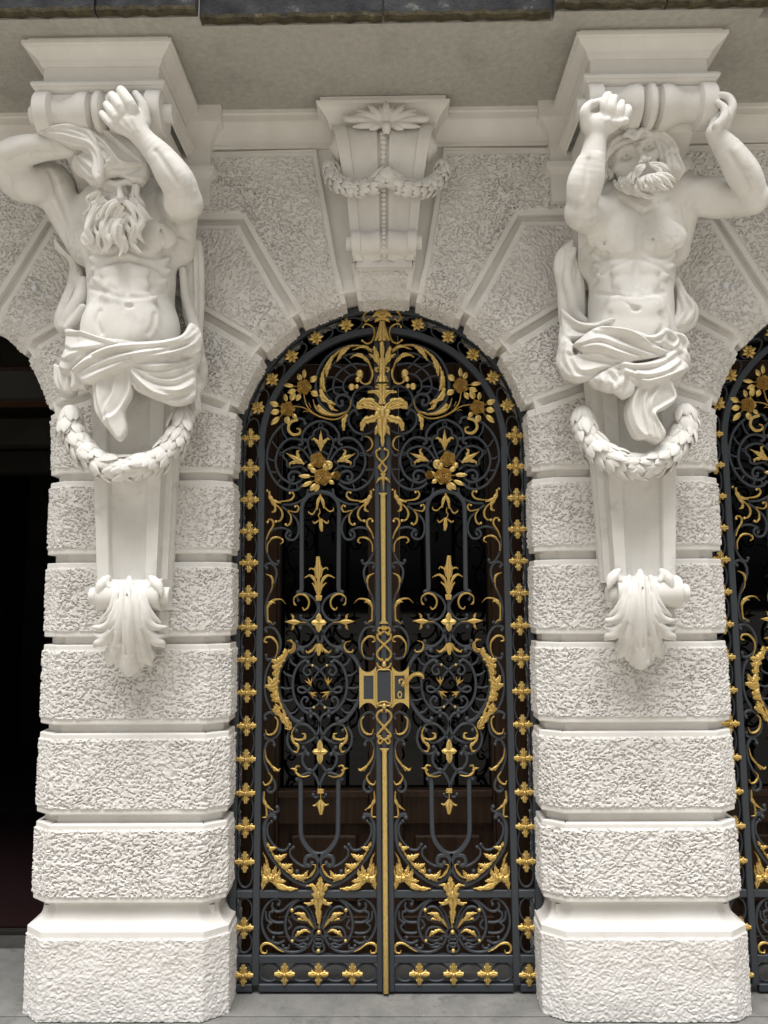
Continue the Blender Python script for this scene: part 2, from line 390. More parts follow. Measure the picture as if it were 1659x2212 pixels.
# fascia stones with a drip edge
def fascia(x0,x1,y):
    n=max(2,int((x1-x0)/.03)); P=[]
    for z,o in((ZS-.004,.012),(ZS-.008,-.008),(ZS-.002,-.018),(ZS+.012,-.02),(ZS+.016,-.014),(ZS+.30,-.02),(ZS+.305,-.06),(ZS+.34,-.075),(ZS+.8,-.075)):
        P.append([(x0+(x1-x0)*i/n,y+o+.004*math.sin(i*1.7+z*50),z+.0025*math.sin(i*2.3+x0*9)) for i in range(n+1)])
    mb=MB(); mb.grid(P)
    mb.add([(x0,y+.02,ZS-.006),(x0,y-.02,ZS),(x0,y-.02,ZS+.8),(x0,y+.1,ZS+.8)],[(0,1,2,3)]); mb.add([(x1,y+.02,ZS-.006),(x1,y-.02,ZS),(x1,y-.02,ZS+.8),(x1,y+.1,ZS+.8)],[(3,2,1,0)])
    o=mb.build('fascia_stone',M['fascia'],bal,smooth=True,angle=40)
    o.data.materials.append(M['moss'])
    for p in o.data.polygons:
        if p.center.z<.013: p.material_index=1
yA,yB_=-.765,-.81
for a,b,y in((-3.4,-2.5,yA),(-2.495,-1.62,yA),(-1.615,-1.012,yB_),(-1.006,-.648,yB_),(-.642,.02,yA),(.026,.632,yA),(.638,1.03,yB_),(1.036,1.56,yB_),(1.566,2.3,yA),(2.306,3.2,yA)):
    fascia(a,b,y)
# ---------------------------------------------------------------- consoles above the statues
def console(c,lab):
    r=empty('console',(c,-.6,ZS),lab,'console','moulded consoles above the statues')
    mb=MB(); x0,x1=c-.219,c+.219; yf=-.648
    prof=[(0,3.615)]+cyma(3.615,3.632,.006,.014,3)+cyma(3.632,3.672,.016,.055,10)+[(.062,3.673),(.062,3.686),(.045,3.688),(.045,ZS)]
    moulding(mb,x0,x1,yf,-.2,prof); mb.build('cornice',M['smooth'],r,smooth=True,angle=35)
    mb=MB(); mb.box(x0,x1,yf,-.2,3.545,3.64); mb.build('frieze_block',M['smooth'],r)
    mb=MB(); prof=[(0,3.498)]+cyma(3.498,3.520,0,.026,8)+[(.031,3.521)]+[(.031+.004*math.sin(t*math.pi/4),3.524+.004*t) for t in range(5)]+[(.030,3.543),(0,3.547)]
    moulding(mb,x0,x1,yf,-.2,prof); mb.build('bed_moulding',M['smooth'],r,smooth=True,angle=40)
    # body going back to the wall with volutes on its flanks
    mb=MB(); n=24
    side=[(-.59,3.50),(-.60,3.42),(-.575,3.37),(-.53,3.35),(-.47,3.335),(-.40,3.29),(-.34,3.20),(-.30,3.08),(-.27,2.95),(-.2,2.9),(-.2,3.50)]
    for xx in(c-.19,c+.19):
        pass
    v=[(c-.185,y,z) for y,z in side]+[(c+.185,y,z) for y,z in side]; k=len(side)
    f=[tuple(range(k)),tuple(range(2*k-1,k-1,-1))]+[(i,i+k,(i+1)%k+k,(i+1)%k) for i in range(k)]
    mb.add(v,f)
    side2=[(y+.02,z) for y,z in side[:-2]]
    for xa,xb in((c-.2,c-.186),(c+.186,c+.2)):
        s3=[(-.56,3.495),(-.565,3.42),(-.545,3.39),(-.51,3.37),(-.45,3.352),(-.375,3.30),(-.32,3.2),(-.285,3.08),(-.25,2.98),(-.2,2.98),(-.2,3.495)]
        k=len(s3); v=[(xa,y,z) for y,z in s3]+[(xb,y,z) for y,z in s3]
        mb.add(v,[tuple(range(k)),tuple(range(2*k-1,k-1,-1))]+[(i,i+k,(i+1)%k+k,(i+1)%k) for i in range(k)])
    mb.build('bracket_body',M['smooth'],r)
    # turned cushion
    mb=MB(); mb.box(c-.205,c+.205,-.665,-.56,3.445,3.499,.004); mb.build('cushion_bed',M['smooth'],r)
    mb=MB(); cc=(c,-.620,3.440); 
    pr=[(-.215,.0),(-.215,.068),(-.21,.072),(-.165,.072),(-.162,.066),(-.155,.050),(-.135,.046),(-.105,.052),(-.075,.066),(-.055,.071),(-.035,.068),(-.028,.050),(-.025,.040),(-.022,.045),(-.017,.062),(-.008,.071),(0,.0725)]
    pr=[(x*1.11,q*1.17) for x,q in pr]; pr=pr+[(-x,q) for x,q in pr[-2::-1]]
    lathe_x(mb,[(c+x,q) for x,q in pr],cc,36); mb.build('turned_cushion',M['smooth'],r,smooth=True,angle=35)
    for s in(-1,1):
        mb=MB(); lathe_x(mb,[(c+s*.22,.036),(c+s*.268,.036),(c+s*.273,.031),(c+s*.273,0)],cc,24)
        mb.build('volute_boss',M['smooth'],r,smooth=True,angle=35)
    return r
console(-1.050,'moulded stone console carried on the hooded bearded statue left of the gate')
console(1.020,'moulded stone console carried by the statue that looks up, right of the gate')
# ---------------------------------------------------------------- ground, sill, interior
mb=MB(); mb.box(-60,60,-90,-.35,-.5,-.12); o=mb.build('pavement',M['pave']); tag(o,kind='structure')
mb=MB(); mb.box(-6,6,-.36,-.172,-.5,-.004,.004); o=mb.build('front_step',M['sill']); tag(o,kind='structure')
mb=MB(); mb.box(-6,6,-.1705,.41,-.5,0,.003); o=mb.build('door_sill',M['sill']); tag(o,kind='structure')
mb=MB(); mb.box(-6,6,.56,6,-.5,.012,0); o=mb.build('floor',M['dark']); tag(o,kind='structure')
mb=MB(); mb.box(-6,6,.412,.558,-.5,-.003,.003); o=mb.build('threshold_strip',M['strip']); tag(o,kind='structure')
mb=MB()
for sx,xe in((-1,-1.36),(1,1.44)):
    v=[(xe,-.352,-.002),(xe+sx*.5,-.352,-.002),(xe+sx*.65,-.06,.002),(xe+sx*.28,-.06,.002)]
    v=[(x,y,.0015) for x,y,z in v]+[(x,y,.006) for x,y,z in v]
    mb.add(v,[(0,1,2,3),(7,6,5,4),(0,4,5,1),(1,5,6,2),(2,6,7,3),(3,7,4,0)])
#mb.build('metal_strip',M['strip'])
# ================================================================ wrought-iron gate
XG=.002; XL=float(U((900+922*.3918)/1.8228,(1800+800*.3918)/1.8228,0.)[0])
TO={1:(900,1200),2:(900,1800),3:(900,2400),4:(900,3000),5:(900,3400)}
def T(t,pts,y=0.):
    ox,oy=TO[t]; o=[]
    for p in pts:
        if len(p)==3: a,b=TO[p[0]]; p=p[1:]
        else: a,b=ox,oy
        o.append(U((a+p[0]*.3918)/1.8228,(b+p[1]*.3918)/1.8228,0.))
    return np.array(o)
def spline(P,n=6,closed=False):
    P=np.asarray(P,float); k=len(P)
    if k==2: return np.array([P[0]+(P[1]-P[0])*t for t in np.linspace(0,1,3)])
    out=[]
    for i in range(k if closed else k-1):
        if closed: a,b,c,d=P[(i-1)%k],P[i],P[(i+1)%k],P[(i+2)%k]
        else: b,c=P[i],P[i+1]; a=P[i-1] if i else 2*b-c; d=P[i+2] if i+2<k else 2*c-b
        for j in range(n):
            t=j/n; out.append(.5*((2*b)+(-a+c)*t+(2*a-5*b+4*c-d)*t*t+(-a+3*b-3*c+d)*t**3))
    if not closed: out.append(P[-1])
    return np.array(out)
def frame2(P,closed=False):
    if closed: t=np.roll(P,-1,0)-np.roll(P,1,0)
    else: t=np.gradient(P,axis=0)
    t[:,1]=0; t/=np.linalg.norm(t,axis=1)[:,None]+1e-9
    return t,np.stack([-t[:,2],0*t[:,0],t[:,0]],1)
def bar(mb,pts,w,d=.012,y=0.,closed=False,n=6,taper=None):
    P=spline(pts,n,closed); P[:,1]=y; t,nn=frame2(P,closed)
    h=w/2;q=d/2;c=min(h,q)*.45
    sec=[(-h,-q+c),(-h+c,-q),(h-c,-q),(h,-q+c),(h,q),(-h,q)]
    sc=np.ones(len(P)) if taper is None else np.interp(np.linspace(0,1,len(P)),[0,.5,1],taper)
    G=[[P[i]+nn[i]*a*sc[i]+np.array([0,b,0]) for a,b in sec] for i in range(len(P))]
    m=len(sec); k=len(P); v=[p for r in G for p in r]; f=[]
    for i in range(k if closed else k-1):
        i2=(i+1)%k
        for j in range(m): f.append((i*m+j,i*m+(j+1)%m,i2*m+(j+1)%m,i2*m+j))
    if not closed: f+= [tuple(range(m-1,-1,-1)),tuple(range((k-1)*m,k*m))]
    mb.add(v,f)
def gribbon(mb,pts,w,y=-.012,h=.5,lobes=0,side=0,prof=(.25,1,.25),n=7):
    """gilded leaf: domed ribbon with tapering ends, cut into lobes on one or both sides"""
    P=spline(pts,n); k=len(P); t,nn=frame2(P); s=np.linspace(0,1,k)
    wd=w*.5*np.interp(s,[0,.45,1],prof)
    la=ra=np.ones(k)
    if lobes:
        saw=1-.45*np.abs(((s*lobes)%1))**1.5
        if side>=0: la=saw*1.25
        if side<=0: ra=saw*1.25
        if side>0: ra=ra*.5
        if side<0: la=la*.5
    G=[]
    for i in range(k):
        hh=wd[i]*h+.0022; c=P[i]; row=[]
        for a,b in((-1,.0),(-.9,.55),(-.5,.9),(-.12,.75),(0,1.15),(.12,.75),(.5,.9),(.9,.55),(1,.0)):
            ww=wd[i]*(ra[i] if a<0 else la[i]); row.append((c[0]+nn[i][0]*a*ww,y-hh*b,c[2]+nn[i][2]*a*ww))
        row.append((c[0]+nn[i][0]*wd[i]*.6,y+.004,c[2]+nn[i][2]*wd[i]*.6)); row.append((c[0]-nn[i][0]*wd[i]*.6,y+.004,c[2]-nn[i][2]*wd[i]*.6))
        G.append(row)
    mb.grid(G,True); m=11
    a=len(mb.v)-k*m; mb.f.append(tuple(range(a+m-1,a-1,-1))); mb.f.append(tuple(range(len(mb.v)-m,len(mb.v))))
def petal(mb,c,ang,r0,r1,w,y=-.012,lift=.006,cup=.35):
    """a pointed petal or leaflet radiating from c"""
    d=np.array([math.cos(ang),0,math.sin(ang)]); n=np.array([-d[2],0,d[0]]); G=[]
    for i in range(8):
        s=i/7; ww=w*.5*(math.sin(math.pi*min(1,s*.93+.1))**.7)*(1 if s<.97 else .15); p=c+d*(r0+(r1-r0)*s)
        yy=y-lift*math.sin(math.pi*s*.8+.3)
        G.append([(p[0]+n[0]*a*ww,yy+cup*ww*abs(a)**1.5-(.0015 if a==0 else 0),p[2]+n[2]*a*ww) for a in(-1,-.6,-.2,0,.2,.6,1)]+[(p[0],y+.004,p[2])])
    mb.grid(G,True)
def mir(P,x0): Q=np.array(P,float).copy(); Q[:,0]=2*x0-Q[:,0]; return Q
mb_iron=MB()
def I(t,w,pts,balls=1,sym=True,closed=False,r=None,bend=None):
    w=w*1.14
    P=T(t,pts); Ps=[P]+([mir(P,XL)] if sym else [])
    for Q in Ps:
        bar(mb_iron,Q,w,.011 if w<.012 else .015,closed=closed)
        rr=r or w*.85
        if balls&1: mb_iron.ball((Q[0][0],-.002,Q[0][2]),rr,5,(1,.9,1))
        if balls&2: mb_iron.ball((Q[-1][0],-.002,Q[-1][2]),rr,5,(1,.9,1))
W=.0098
# -- upper half, drawn left of the leaf's axis and mirrored where the smith mirrored it
I(1,.011,[(1460,500),(1390,435),(1260,410),(1120,445),(1000,520),(920,630),(882,760),(882,880),(920,990),(1000,1070),(1100,1100),(1190,1070),(1230,1000),(1212,935),(1150,905),(1092,930),(1080,985),(1112,1022),(1148,1005),(1140,975)],2,False)
I(1,.008,[(1440,540),(1310,495),(1190,505),(1080,570),(1000,670),(968,780),(985,900),(1050,985)],0,False)
I(1,.008,[(1100,905),(1065,880),(1050,820),(1080,720),(1160,640),(1270,595),(1400,610)],1,False)
I(1,.008,[(1190,890),(1155,850),(1160,780),(1210,720),(1290,695)],1,False)
for a in([(1165,530),(1230,590),(1290,650)],[(1060,610),(1140,640),(1225,710)],[(985,725),(1060,735),(1155,785)],[(985,872),(1060,835),(1150,830)]): I(1,.006,a,0,False)
I(1,W,[(1440,870),(1445,840),(1385,818),(1300,850),(1250,920),(1248,1000),(1292,1050)],3,False,r=.007)
I(1,W,[(1300,1100),(1262,1060),(1210,1110),(1212,1200),(1280,1280),(1380,1300),(1470,1265)],1,False)
I(1,W,[(770,1195),(745,1150),(650,1150),(540,1210),(450,1310),(400,1430),(385,1560),(2,400,100),(2,440,200),(2,515,292),(2,615,337),(2,700,322),(2,745,275)],1,False)
I(1,W,[(715,1412),(745,1388),(700,1350),(620,1347),(550,1390),(497,1470),(475,1560),(2,480,100),(2,520,190),(2,590,247),(2,660,267),(2,722,240),(2,737,200),(2,702,155),(2,640,147),(2,605,185),(2,615,235),(2,650,228),(2,652,205)],3,True,r=.008)
I(2,W,[(1458,-40),(1475,40),(1468,130),(1440,210),(1370,290),(1270,332),(1170,312),(1105,262)],1,False)
for a in([(1,535,1222),(1,555,1300),(1,592,1350)],[(1,440,1372),(1,470,1420),(1,505,1455)],[(1,402,1542),(1,430,1562),(1,472,1568)],[(410,140),(445,152),(485,150)],[(478,258),(500,248),(522,224)],[(600,318),(612,300),(615,272)],[(690,312),(690,290),(680,270)]): I(2,.006,a,0,False)
for a in([(1380,135),(1415,125),(1455,130)],[(1337,225),(1365,235),(1392,258)],[(1248,268),(1258,290),(1262,318)]): I(2,.006,a,0,False)
I(1,W,[(775,1362),(742,1350),(748,1290),(800,1222),(880,1177),(925,1170)],1,True)
for x,y_,r_ in((925,1215,20),(530,1500,15),(1335,1502,15)):
    I(1,.004,[(x+r_*math.cos(a),y_+r_*math.sin(a)) for a in np.linspace(0,2*math.pi,9)[:-1]],0,False,True)
I(1,.0085,[(860,1575),(822,1480),(797,1400),(810,1345),(850,1320),(862,1272),(922,1237)],0,True)
I(1,.0085,[(830,1575),(760,1475),(680,1437),(610,1447),(555,1480),(552,1530),(585,1570),(590,1620),(2,640,105),(2,720,92),(2,790,140)],0,True)
I(1,.007,[(850,1510),(885,1485),(922,1478)],0,True); I(1,.007,[(755,1470),(775,1435),(815,1425)],0,True)
I(1,.007,[(745,1640),(750,1600),(790,1575)],0,True)
I(1,.008,[(1338,1355),(1350,1322),(1410,1335),(1460,1400),(1462,1470),(1425,1520),(1390,1500)],3,False)
# -- arch bar and its side scrolls
I(2,.0165,[(700,1362),(732,1335),(735,1200),(735,900),(735,600),(738,500),(765,430),(830,372),(922,347)],1,True,r=.0105)
I(2,.009,[(800,320),(782,395),(710,450),(640,475),(545,478)],0,True)
I(2,.0085,[(535,498),(620,560),(690,640),(706,740),(672,820),(615,832),(575,795),(595,750),(628,762),(615,792)],2,True,r=.007)
I(2,.0085,[(500,1050),(482,1080),(432,1050),(390,970),(374,880),(395,790),(450,730),(540,713),(610,738),(630,770)],1,True)
I(2,.0095,[(385,1118),(368,1092),(412,1068),(455,1090),(482,1150),(472,1230),(432,1330),(392,1430),(370,1530),(378,1620),(3,385,120),(3,430,152),(3,462,140)],3,True,r=.008)
I(2,.0095,[(702,1440),(688,1392),(740,1370),(812,1390),(872,1440),(900,1520),(862,1605),(800,1645),(3,735,100),(3,727,66)],3,True,r=.0075)
I(2,.012,[(907,1440),(907,1520),(907,1590)],0,False)
# -- middle
I(3,.0095,[(722,185),(710,160),(760,138),(822,160),(882,240),(905,335)],1,True)
I(3,.0095,[(685,328),(700,368),(760,378),(822,345),(872,280),(893,200)],1,True)
I(3,.0145,[(745,418),(742,400),(690,402),(612,450),(542,540),(502,660),(500,790),(530,920),(592,1030),(660,1110),(722,1132),(740,1102)],3,True,r=.0105)
I(3,.010,[(800,532),(770,512),(702,560),(657,660),(645,780),(670,900),(730,990),(795,1040),(825,1025)],3,True)
for a in([(615,490),(640,540),(692,572)],[(550,620),(585,655),(640,672)],[(522,780),(575,795),(632,790)],[(545,915),(600,918),(650,900)],[(608,1045),(660,1035),(702,992)]): I(3,.0065,a,0,True)
I(3,.008,[(690,432),(722,470),(782,482),(842,462),(872,425)],0,True)
I(3,.0075,[(812,608),(825,640),(785,660),(752,615),(782,565),(842,560),(905,602),(960,662),(990,715)],1,True,r=.005)
I(3,.0075,[(782,925),(800,898),(760,882),(730,935),(770,992),(855,985),(930,920),(1005,845)],1,True,r=.005)
I(3,.0075,[(835,760),(800,810),(745,838),(705,822),(700,790),(740,782),(792,815),(828,858)],0,True)
I(3,.010,[(380,222),(368,192),(430,178),(490,228),(522,320),(510,420),(460,490),(392,502),(378,462)],3,True,r=.008)
I(3,.010,[(430,522),(382,620),(365,760),(382,900),(432,1012)],0,False)
I(3,.010,[(372,1100),(365,1062),(420,1035),(482,1070),(520,1150),(500,1250),(432,1302),(372,1290),(365,1260)],3,True,r=.008)
I(3,.0095,[(825,1075),(832,1045),(882,1062),(915,1130),(902,1225),(852,1300),(762,1342),(690,1325),(655,1290)],1,True)
I(3,.0095,[(682,1218),(665,1188),(702,1155),(782,1160),(852,1220),(900,1310),(920,1390)],1,True)
I(3,.0095,[(640,1180),(602,1240),(592,1320),(622,1400),(682,1450),(742,1450),(775,1412),(752,1385)],2,True)
I(3,.0095,[(800,1455),(778,1432),(745,1480),(747,1540),(790,1605),(4,830,85),(4,885,165),(4,920,262)],1,True)
I(3,.0095,[(915,1510),(880,1580),(830,1640),(4,800,110),(4,700,150)],0,True)
I(3,.0095,[(460,1362),(448,1322),(400,1322),(365,1400),(360,1500),(390,1600),(4,425,140),(4,465,210),(4,465,275),(4,425,305),(4,388,280),(4,410,255)],3,True,r=.008)
# -- lower third
I(4,.0165,[(692,172),(722,178),(725,350),(725,600),(732,740),(770,830),(845,912),(925,935)],1,True,r=.0105)
I(4,.007,[(850,328),(872,355),(908,345),(928,310)],1,True,r=.0075)
I(4,.0095,[(350,300),(345,380),(385,465),(440,508),(498,492),(490,455)],2,False)
I(4,.015,[(465,562),(452,535),(400,548),(362,640),(365,780),(400,900),(480,1020),(580,1130),(690,1205),(790,1245)],1,True,r=.0105)
I(4,.008,[(432,598),(395,640),(392,720),(430,808),(500,878),(570,885),(615,832)],3,True)
I(4,.008,[(652,858),(622,885),(625,945),(682,1010),(760,1050),(815,1035)],1,True)
I(4,.0145,[(840,1015),(810,1045),(772,1020),(782,960),(835,940),(888,965),(908,1040),(882,1130),(822,1188),(750,1198),(695,1160),(690,1100)],3,True,r=.010)
# -- lower panel
I(5,.0095,[(505,412),(515,372),(462,352),(402,392),(350,480),(335,600),(360,700),(422,790),(520,860),(640,892),(740,872),(812,812),(845,740),(812,722),(795,755)],3,True,r=.008)
I(5,.0085,[(448,385),(440,440),(482,482),(545,470),(612,410),(680,362),(750,355)],0,True)
I(5,.010,[(760,350),(690,372),(630,430),(582,530),(572,640),(600,740),(660,810),(740,842),(800,815)],0,True)
I(5,.0075,[(440,480),(412,500),(420,558),(472,590),(552,592)],1,True); I(5,.0075,[(425,598),(395,640),(432,690),(500,702),(552,695)],1,True)
I(5,.0075,[(452,742),(442,780),(500,802),(565,772)],1,True); I(5,.0075,[(548,825),(560,850),(600,850),(612,815)],1,True); I(5,.0075,[(375,480),(385,560),(440,600)],0,True)
I(5,.008,[(872,640),(800,592),(722,582),(660,550),(642,490),(682,440),(740,440),(792,482),(822,545),(862,625)],0,True)
I(5,.008,[(838,692),(768,642),(692,645),(652,690),(650,742),(702,772),(762,770),(795,742)],0,True)
I(5,.007,[(600,560),(632,620),(600,660)],0,True); I(5,.007,[(800,432),(842,500),(872,600),(885,640)],1,True,r=.008); I(5,.007,[(650,810),(700,822),(750,800),(800,820)],0,True)
for cx_,cy_,rx,ry in((905,700,66,62),(905,770,42,70),(905,850,58,48)):
    I(5,.008,[(cx_+rx*math.cos(a),cy_+ry*math.sin(a)) for a in np.linspace(0,2*math.pi,13)[:-1]],0,False,True)
# ---------------------------------------------------------------- gilded pieces (parts with copies on the other leaf)
GOLD=[]      # (name, MB, material)
def gp(name,mat='gold'):
    m=MB(); GOLD.append((name,m,mat)); return m
def both(fn):
    fn(lambda t,p:T(t,p)); fn(lambda t,p:mir(T(t,p),XL))
LUV=math.pi
def gl(m,P,w,lobes=0,side=0,prof=(.3,1,.15),y=-.011,h=.5): gribbon(m,P,w,y,h,lobes,side,prof)
def curl(m,P,w=.0085,y=-.010,prof=(.5,1,.6)):
    gribbon(m,P,w,y,.55,0,0,prof); m.ball((P[-1][0],y-.003,P[-1][2]),w*.62,5)
# big acanthus scroll
m=gp('gilded_acanthus_scroll')
gl(m,T(1,[(1445,490),(1340,430),(1230,428),(1110,485),(1015,580),(955,700),(930,830),(965,950),(1060,1035)]),.017,9,-1,(.4,1,.5))
for a,w_ in(([(1445,470),(1360,430),(1250,465)],.014),([(1210,435),(1150,480),(1090,580)],.026),([(1040,545),(1000,630),(985,735)],.026),([(950,690),(945,790),(975,885)],.024),([(930,860),(960,950),(1075,1010)],.028),([(1000,990),(1040,1050),(1100,1075)],.014)): gl(m,T(1,a),w_,4,0,(.5,1,.25),-.014)
m=gp('gilded_curl')
gl(m,T(1,[(1225,545),(1290,512),(1380,550),(1428,640),(1442,720),(1415,785),(1362,800),(1330,765),(1350,725)]),.015,5,1,(.5,1,.6))
gl(m,T(1,[(1250,520),(1330,520),(1400,590)]),.020,4,0,(.3,1,.3),-.014)
for c,r_ in(((1318,700),.017),((1238,835),.015),((1290,830),.010),((1300,760),.012)): 
    q=T(1,[c])[0]; m.ball((q[0],-.014,q[2]),r_,6,(1,.5,1.1))
m=gp('gilded_stem')
for a,w_ in(([(757,900),(790,1020),(880,1110),(1030,1158),(1140,1135),(1215,1050),(1235,960)],.0065),([(660,1025),(760,1042),(850,1100),(930,1140)],.0055),([(800,1085),(770,1075),(752,1085)],.004),([(830,1040),(812,1000),(815,990)],.004)): gl(m,T(1,a),w_,0,0,(.9,1,.7))
gl(m,T(1,[(850,960),(880,1050),(960,1105),(1080,1120),(1180,1090)]),.016,6,1,(.3,1,.5),-.014)
gl(m,T(1,[(900,1020),(960,1080),(1050,1110)]),.018,0,0,(.8,1,.2),-.015)
m=gp('gilded_leaf'); gl(m,T(1,[(1195,1110),(1158,1180),(1160,1270)]),.022,3,0,(.3,1,.5),-.013)
m=gp('gilded_curl'); gl(m,T(1,[(700,1160),(625,1190),(605,1260),(650,1310),(712,1300),(722,1262),(688,1248)]),.014,0,0,(.9,1,.5),-.011)
def rose(c,r,mat='oldgold'):
    m=gp('gilded_rose',mat)
    for ring,(rr,yy,ph) in enumerate(((1.,-.012,0),(.72,-.019,.6),(.46,-.025,.2),(.22,-.030,.9))):
        f=lambda a,q:np.array([math.cos(a),0,math.sin(a)])*r*rr*q*(1+.10*math.cos(5*a+ph))
        A=np.linspace(0,2*math.pi,41)[:-1]
        m.grid([[tuple(c+f(a,q)+np.array([0,yy+dy+.0015*math.cos(5*a+ph),0])) for a in A] for q,dy in((1.0,.010),(1.06,-.001),(1.03,-.0045),(.96,-.0035),(.86,.003),(.4,.004))],True)
    m.ball((c[0],-.033,c[2]),r*.12,5)
def leafspray(c,tips,t,w=.018,name='gilded_rose_leaves',r0=.45):
    m=gp(name)
    for x in tips:
        e=T(t,[x])[0]; d=e-c; a=math.atan2(d[2],d[0]); L_=math.hypot(d[0],d[2]); petal(m,c,a,L_*r0,L_,w*(.8+.35*((x[0]*7)%3)/2),-.010-.003*((x[1]*3)%2),.006)
        gl(m,[c,c+d*r0*1.1],.004,0,0,(1,1,1),-.008)
for t,cc,r_,tips in((1,(762,835),.030,[(765,655),(700,700),(890,725),(555,815),(595,892),(685,975),(905,922)]),
                 (1,(597,1055),.030,[(410,985),(425,1095),(570,900),(665,880),(430,1215),(590,1205),(690,1150)]),
                 (1,(897,1568),.031,[(800,1650),(1050,1600),(990,1640)]),
                 (2,(948,200),.035,[(705,195),(735,300),(820,345),(868,352),(820,115),(1045,60),(1065,275),(985,85),(1105,170)])):
    c=T(t,[cc])[0]; leafspray(c,tips,t,.0235,r0=.52); rose(c,r_)
c=T(2,[(1085,190)])[0]; rose(c,.017)
def fleur(P0,P1,s=1.,name='gilded_fleur'):
    """three-lobed flower from its root P0 to its tip P1"""
    m=gp(name); d=P1-P0; L_=np.linalg.norm(d); d/=L_; n=np.array([-d[2],0,d[0]])
    gl(m,[P0,P0+d*L_*.5,P1],L_*.26*s,0,0,(.45,1,.08),-.014)
    for k in(-1,1):
        gl(m,[P0+d*L_*.08,P0+d*L_*.38+n*k*L_*.16,P0+d*L_*.55+n*k*L_*.36*s,P0+d*L_*.50+n*k*L_*.52*s],L_*.15,3,0,(.8,1,.35),-.012)
    m.ball((P0[0],-.012,P0[2]),L_*.07,5)
for t,a,b in((1,(930,1465),(930,1265)),(1,(755,1600),(580,1495)),(1,(1105,1578),(1280,1500))): fleur(T(t,[a])[0],T(t,[b])[0],.9)
m=gp('gilded_curl'); gl(m,T(1,[(1370,1325),(1420,1345),(1447,1400),(1430,1450),(1385,1478)]),.010,0,0,(.3,1,.4),-.011)
# sprays beside the arch
def spray1(F):
    m=gp('gilded_spray')
    gl(m,F(2,[(415,345),(420,400),(460,445),(530,462)]),.017,3,0,(.4,1,.5),-.013)
    curl(m,F(2,[(500,450),(570,445),(630,430),(660,390),(645,358),(620,365)]),.010)
    gl(m,F(2,[(420,360),(430,440),(470,490),(470,540),(440,558)]),.013,3,0,(.4,1,.6),-.011)
    curl(m,F(2,[(470,470),(530,530),(545,590),(520,640),(480,650)]),.011)
    q=F(2,[(392,340)])[0]; m.ball((q[0],-.006,q[2]),.006,5)
    m=gp('gilded_curl'); curl(m,F(2,[(600,540),(680,555),(708,520),(695,490),(675,500)]),.009)
    curl(m,F(2,[(600,545),(630,600),(625,660),(595,690),(578,680)]),.010)
    m=gp('gilded_curl'); curl(m,F(2,[(385,830),(410,760),(452,690),(445,640),(410,630),(398,655)]),.0105)
    m=gp('gilded_curl'); gl(m,F(2,[(395,960),(400,880),(450,820),(520,815),(548,850),(520,875)]),.0125,3,1,(.5,1,.6))
    m=gp('gilded_leaf'); gl(m,F(2,[(378,1175),(430,1200),(450,1250),(440,1290)]),.012,0,0,(.3,1,.2))
    gl(m,F(2,[(440,1240),(440,1320),(400,1400)]),.005,0,0,(.8,1,.2))
    m=gp('gilded_curl'); gl(m,F(2,[(395,1560),(400,1490),(450,1440),(530,1430),(580,1475)]),.011,0,0,(.8,1,.15)); gl(m,F(2,[(395,1520),(430,1460),(475,1465)]),.017,3,0,(.3,1,.2),-.013)
    gl(m,F(2,[(395,1540),(400,1640),(3,420,120),(3,450,150)]),.009,0,0,(.8,1,.3))
    m=gp('gilded_curl'); gl(m,F(2,[(660,1460),(665,1410),(720,1378),(780,1395),(812,1450),(800,1510),(765,1535),(745,1510)]),.010,0,0,(.5,1,.6),-.013)
    gl(m,F(2,[(655,1440),(670,1480),(690,1490)]),.010,0,0,(.3,1,.3),-.013)
both(spray1)
m=gp('gilded_pendant')
for a,w_ in(([(925,375),(925,400)],.012),([(922,395),(900,450),(890,530)],.016),([(922,395),(950,450),(965,520)],.016),([(895,500),(850,575),(812,560),(808,545)],.008),([(955,490),(1010,545),(1055,535),(1055,510)],.008),([(915,520),(920,560),(905,590),(930,640)],.007),([(930,620),(932,700),(940,750)],.020),([(925,625),(870,665),(850,650)],.009),([(935,625),(990,665),(1010,640)],.009)): gl(m,T(2,a),w_,0,0,(.6,1,.5))
m=gp('gilded_flower_stem')
for a,w_,pr in(([(907,1430),(907,1200)],.016,(.9,.7,.9)),([(905,1220),(905,1100),(900,1000)],.028,(.6,1,.6)),([(880,1210),(875,1120),(880,1090)],.012,(.6,1,.2)),([(930,1210),(940,1130),(925,1080)],.012,(.6,1,.2)),([(890,1220),(870,1140),(830,1120),(812,1135)],.008,(.8,1,.6)),([(930,1210),(945,1140),(985,1112),(1003,1132)],.008,(.8,1,.6)),([(895,1330),(870,1240),(820,1190),(765,1215)],.014,(.5,1,.3)),([(920,1330),(945,1240),(1000,1190),(1070,1215)],.014,(.5,1,.3)),([(895,1380),(880,1320),(845,1265)],.013,(.5,1,.4)),([(920,1380),(935,1310),(985,1262)],.013,(.5,1,.4)),([(880,1405),(940,1405)],.014,(1,1,1)),([(884,1432),(936,1432)],.010,(1,1,1))): gl(m,T(2,a),w_,0,0,pr,-.012)
def quat(c,sx,sz,name='gilded_cross_flower'):
    m=gp(name)
    for a,L_,w_ in((0,sx,sx*.75),(math.pi,sx,sx*.75),(math.pi/2,sz,sx*.75),(-math.pi/2,sz*1.05,sx*.8)): petal(m,c,a,.0,L_,w_,-.013,.008,.3)
    for k in range(4): petal(m,c,math.pi/4+k*math.pi/2,.0,sx*.62,sx*.4,-.011,.004,.3)
    m.ball((c[0],-.022,c[2]),.0055,5)
quat(T(3,[(910,130)])[0],.034,.040); quat(T(3,[(922,1420)])[0],.033,.050)
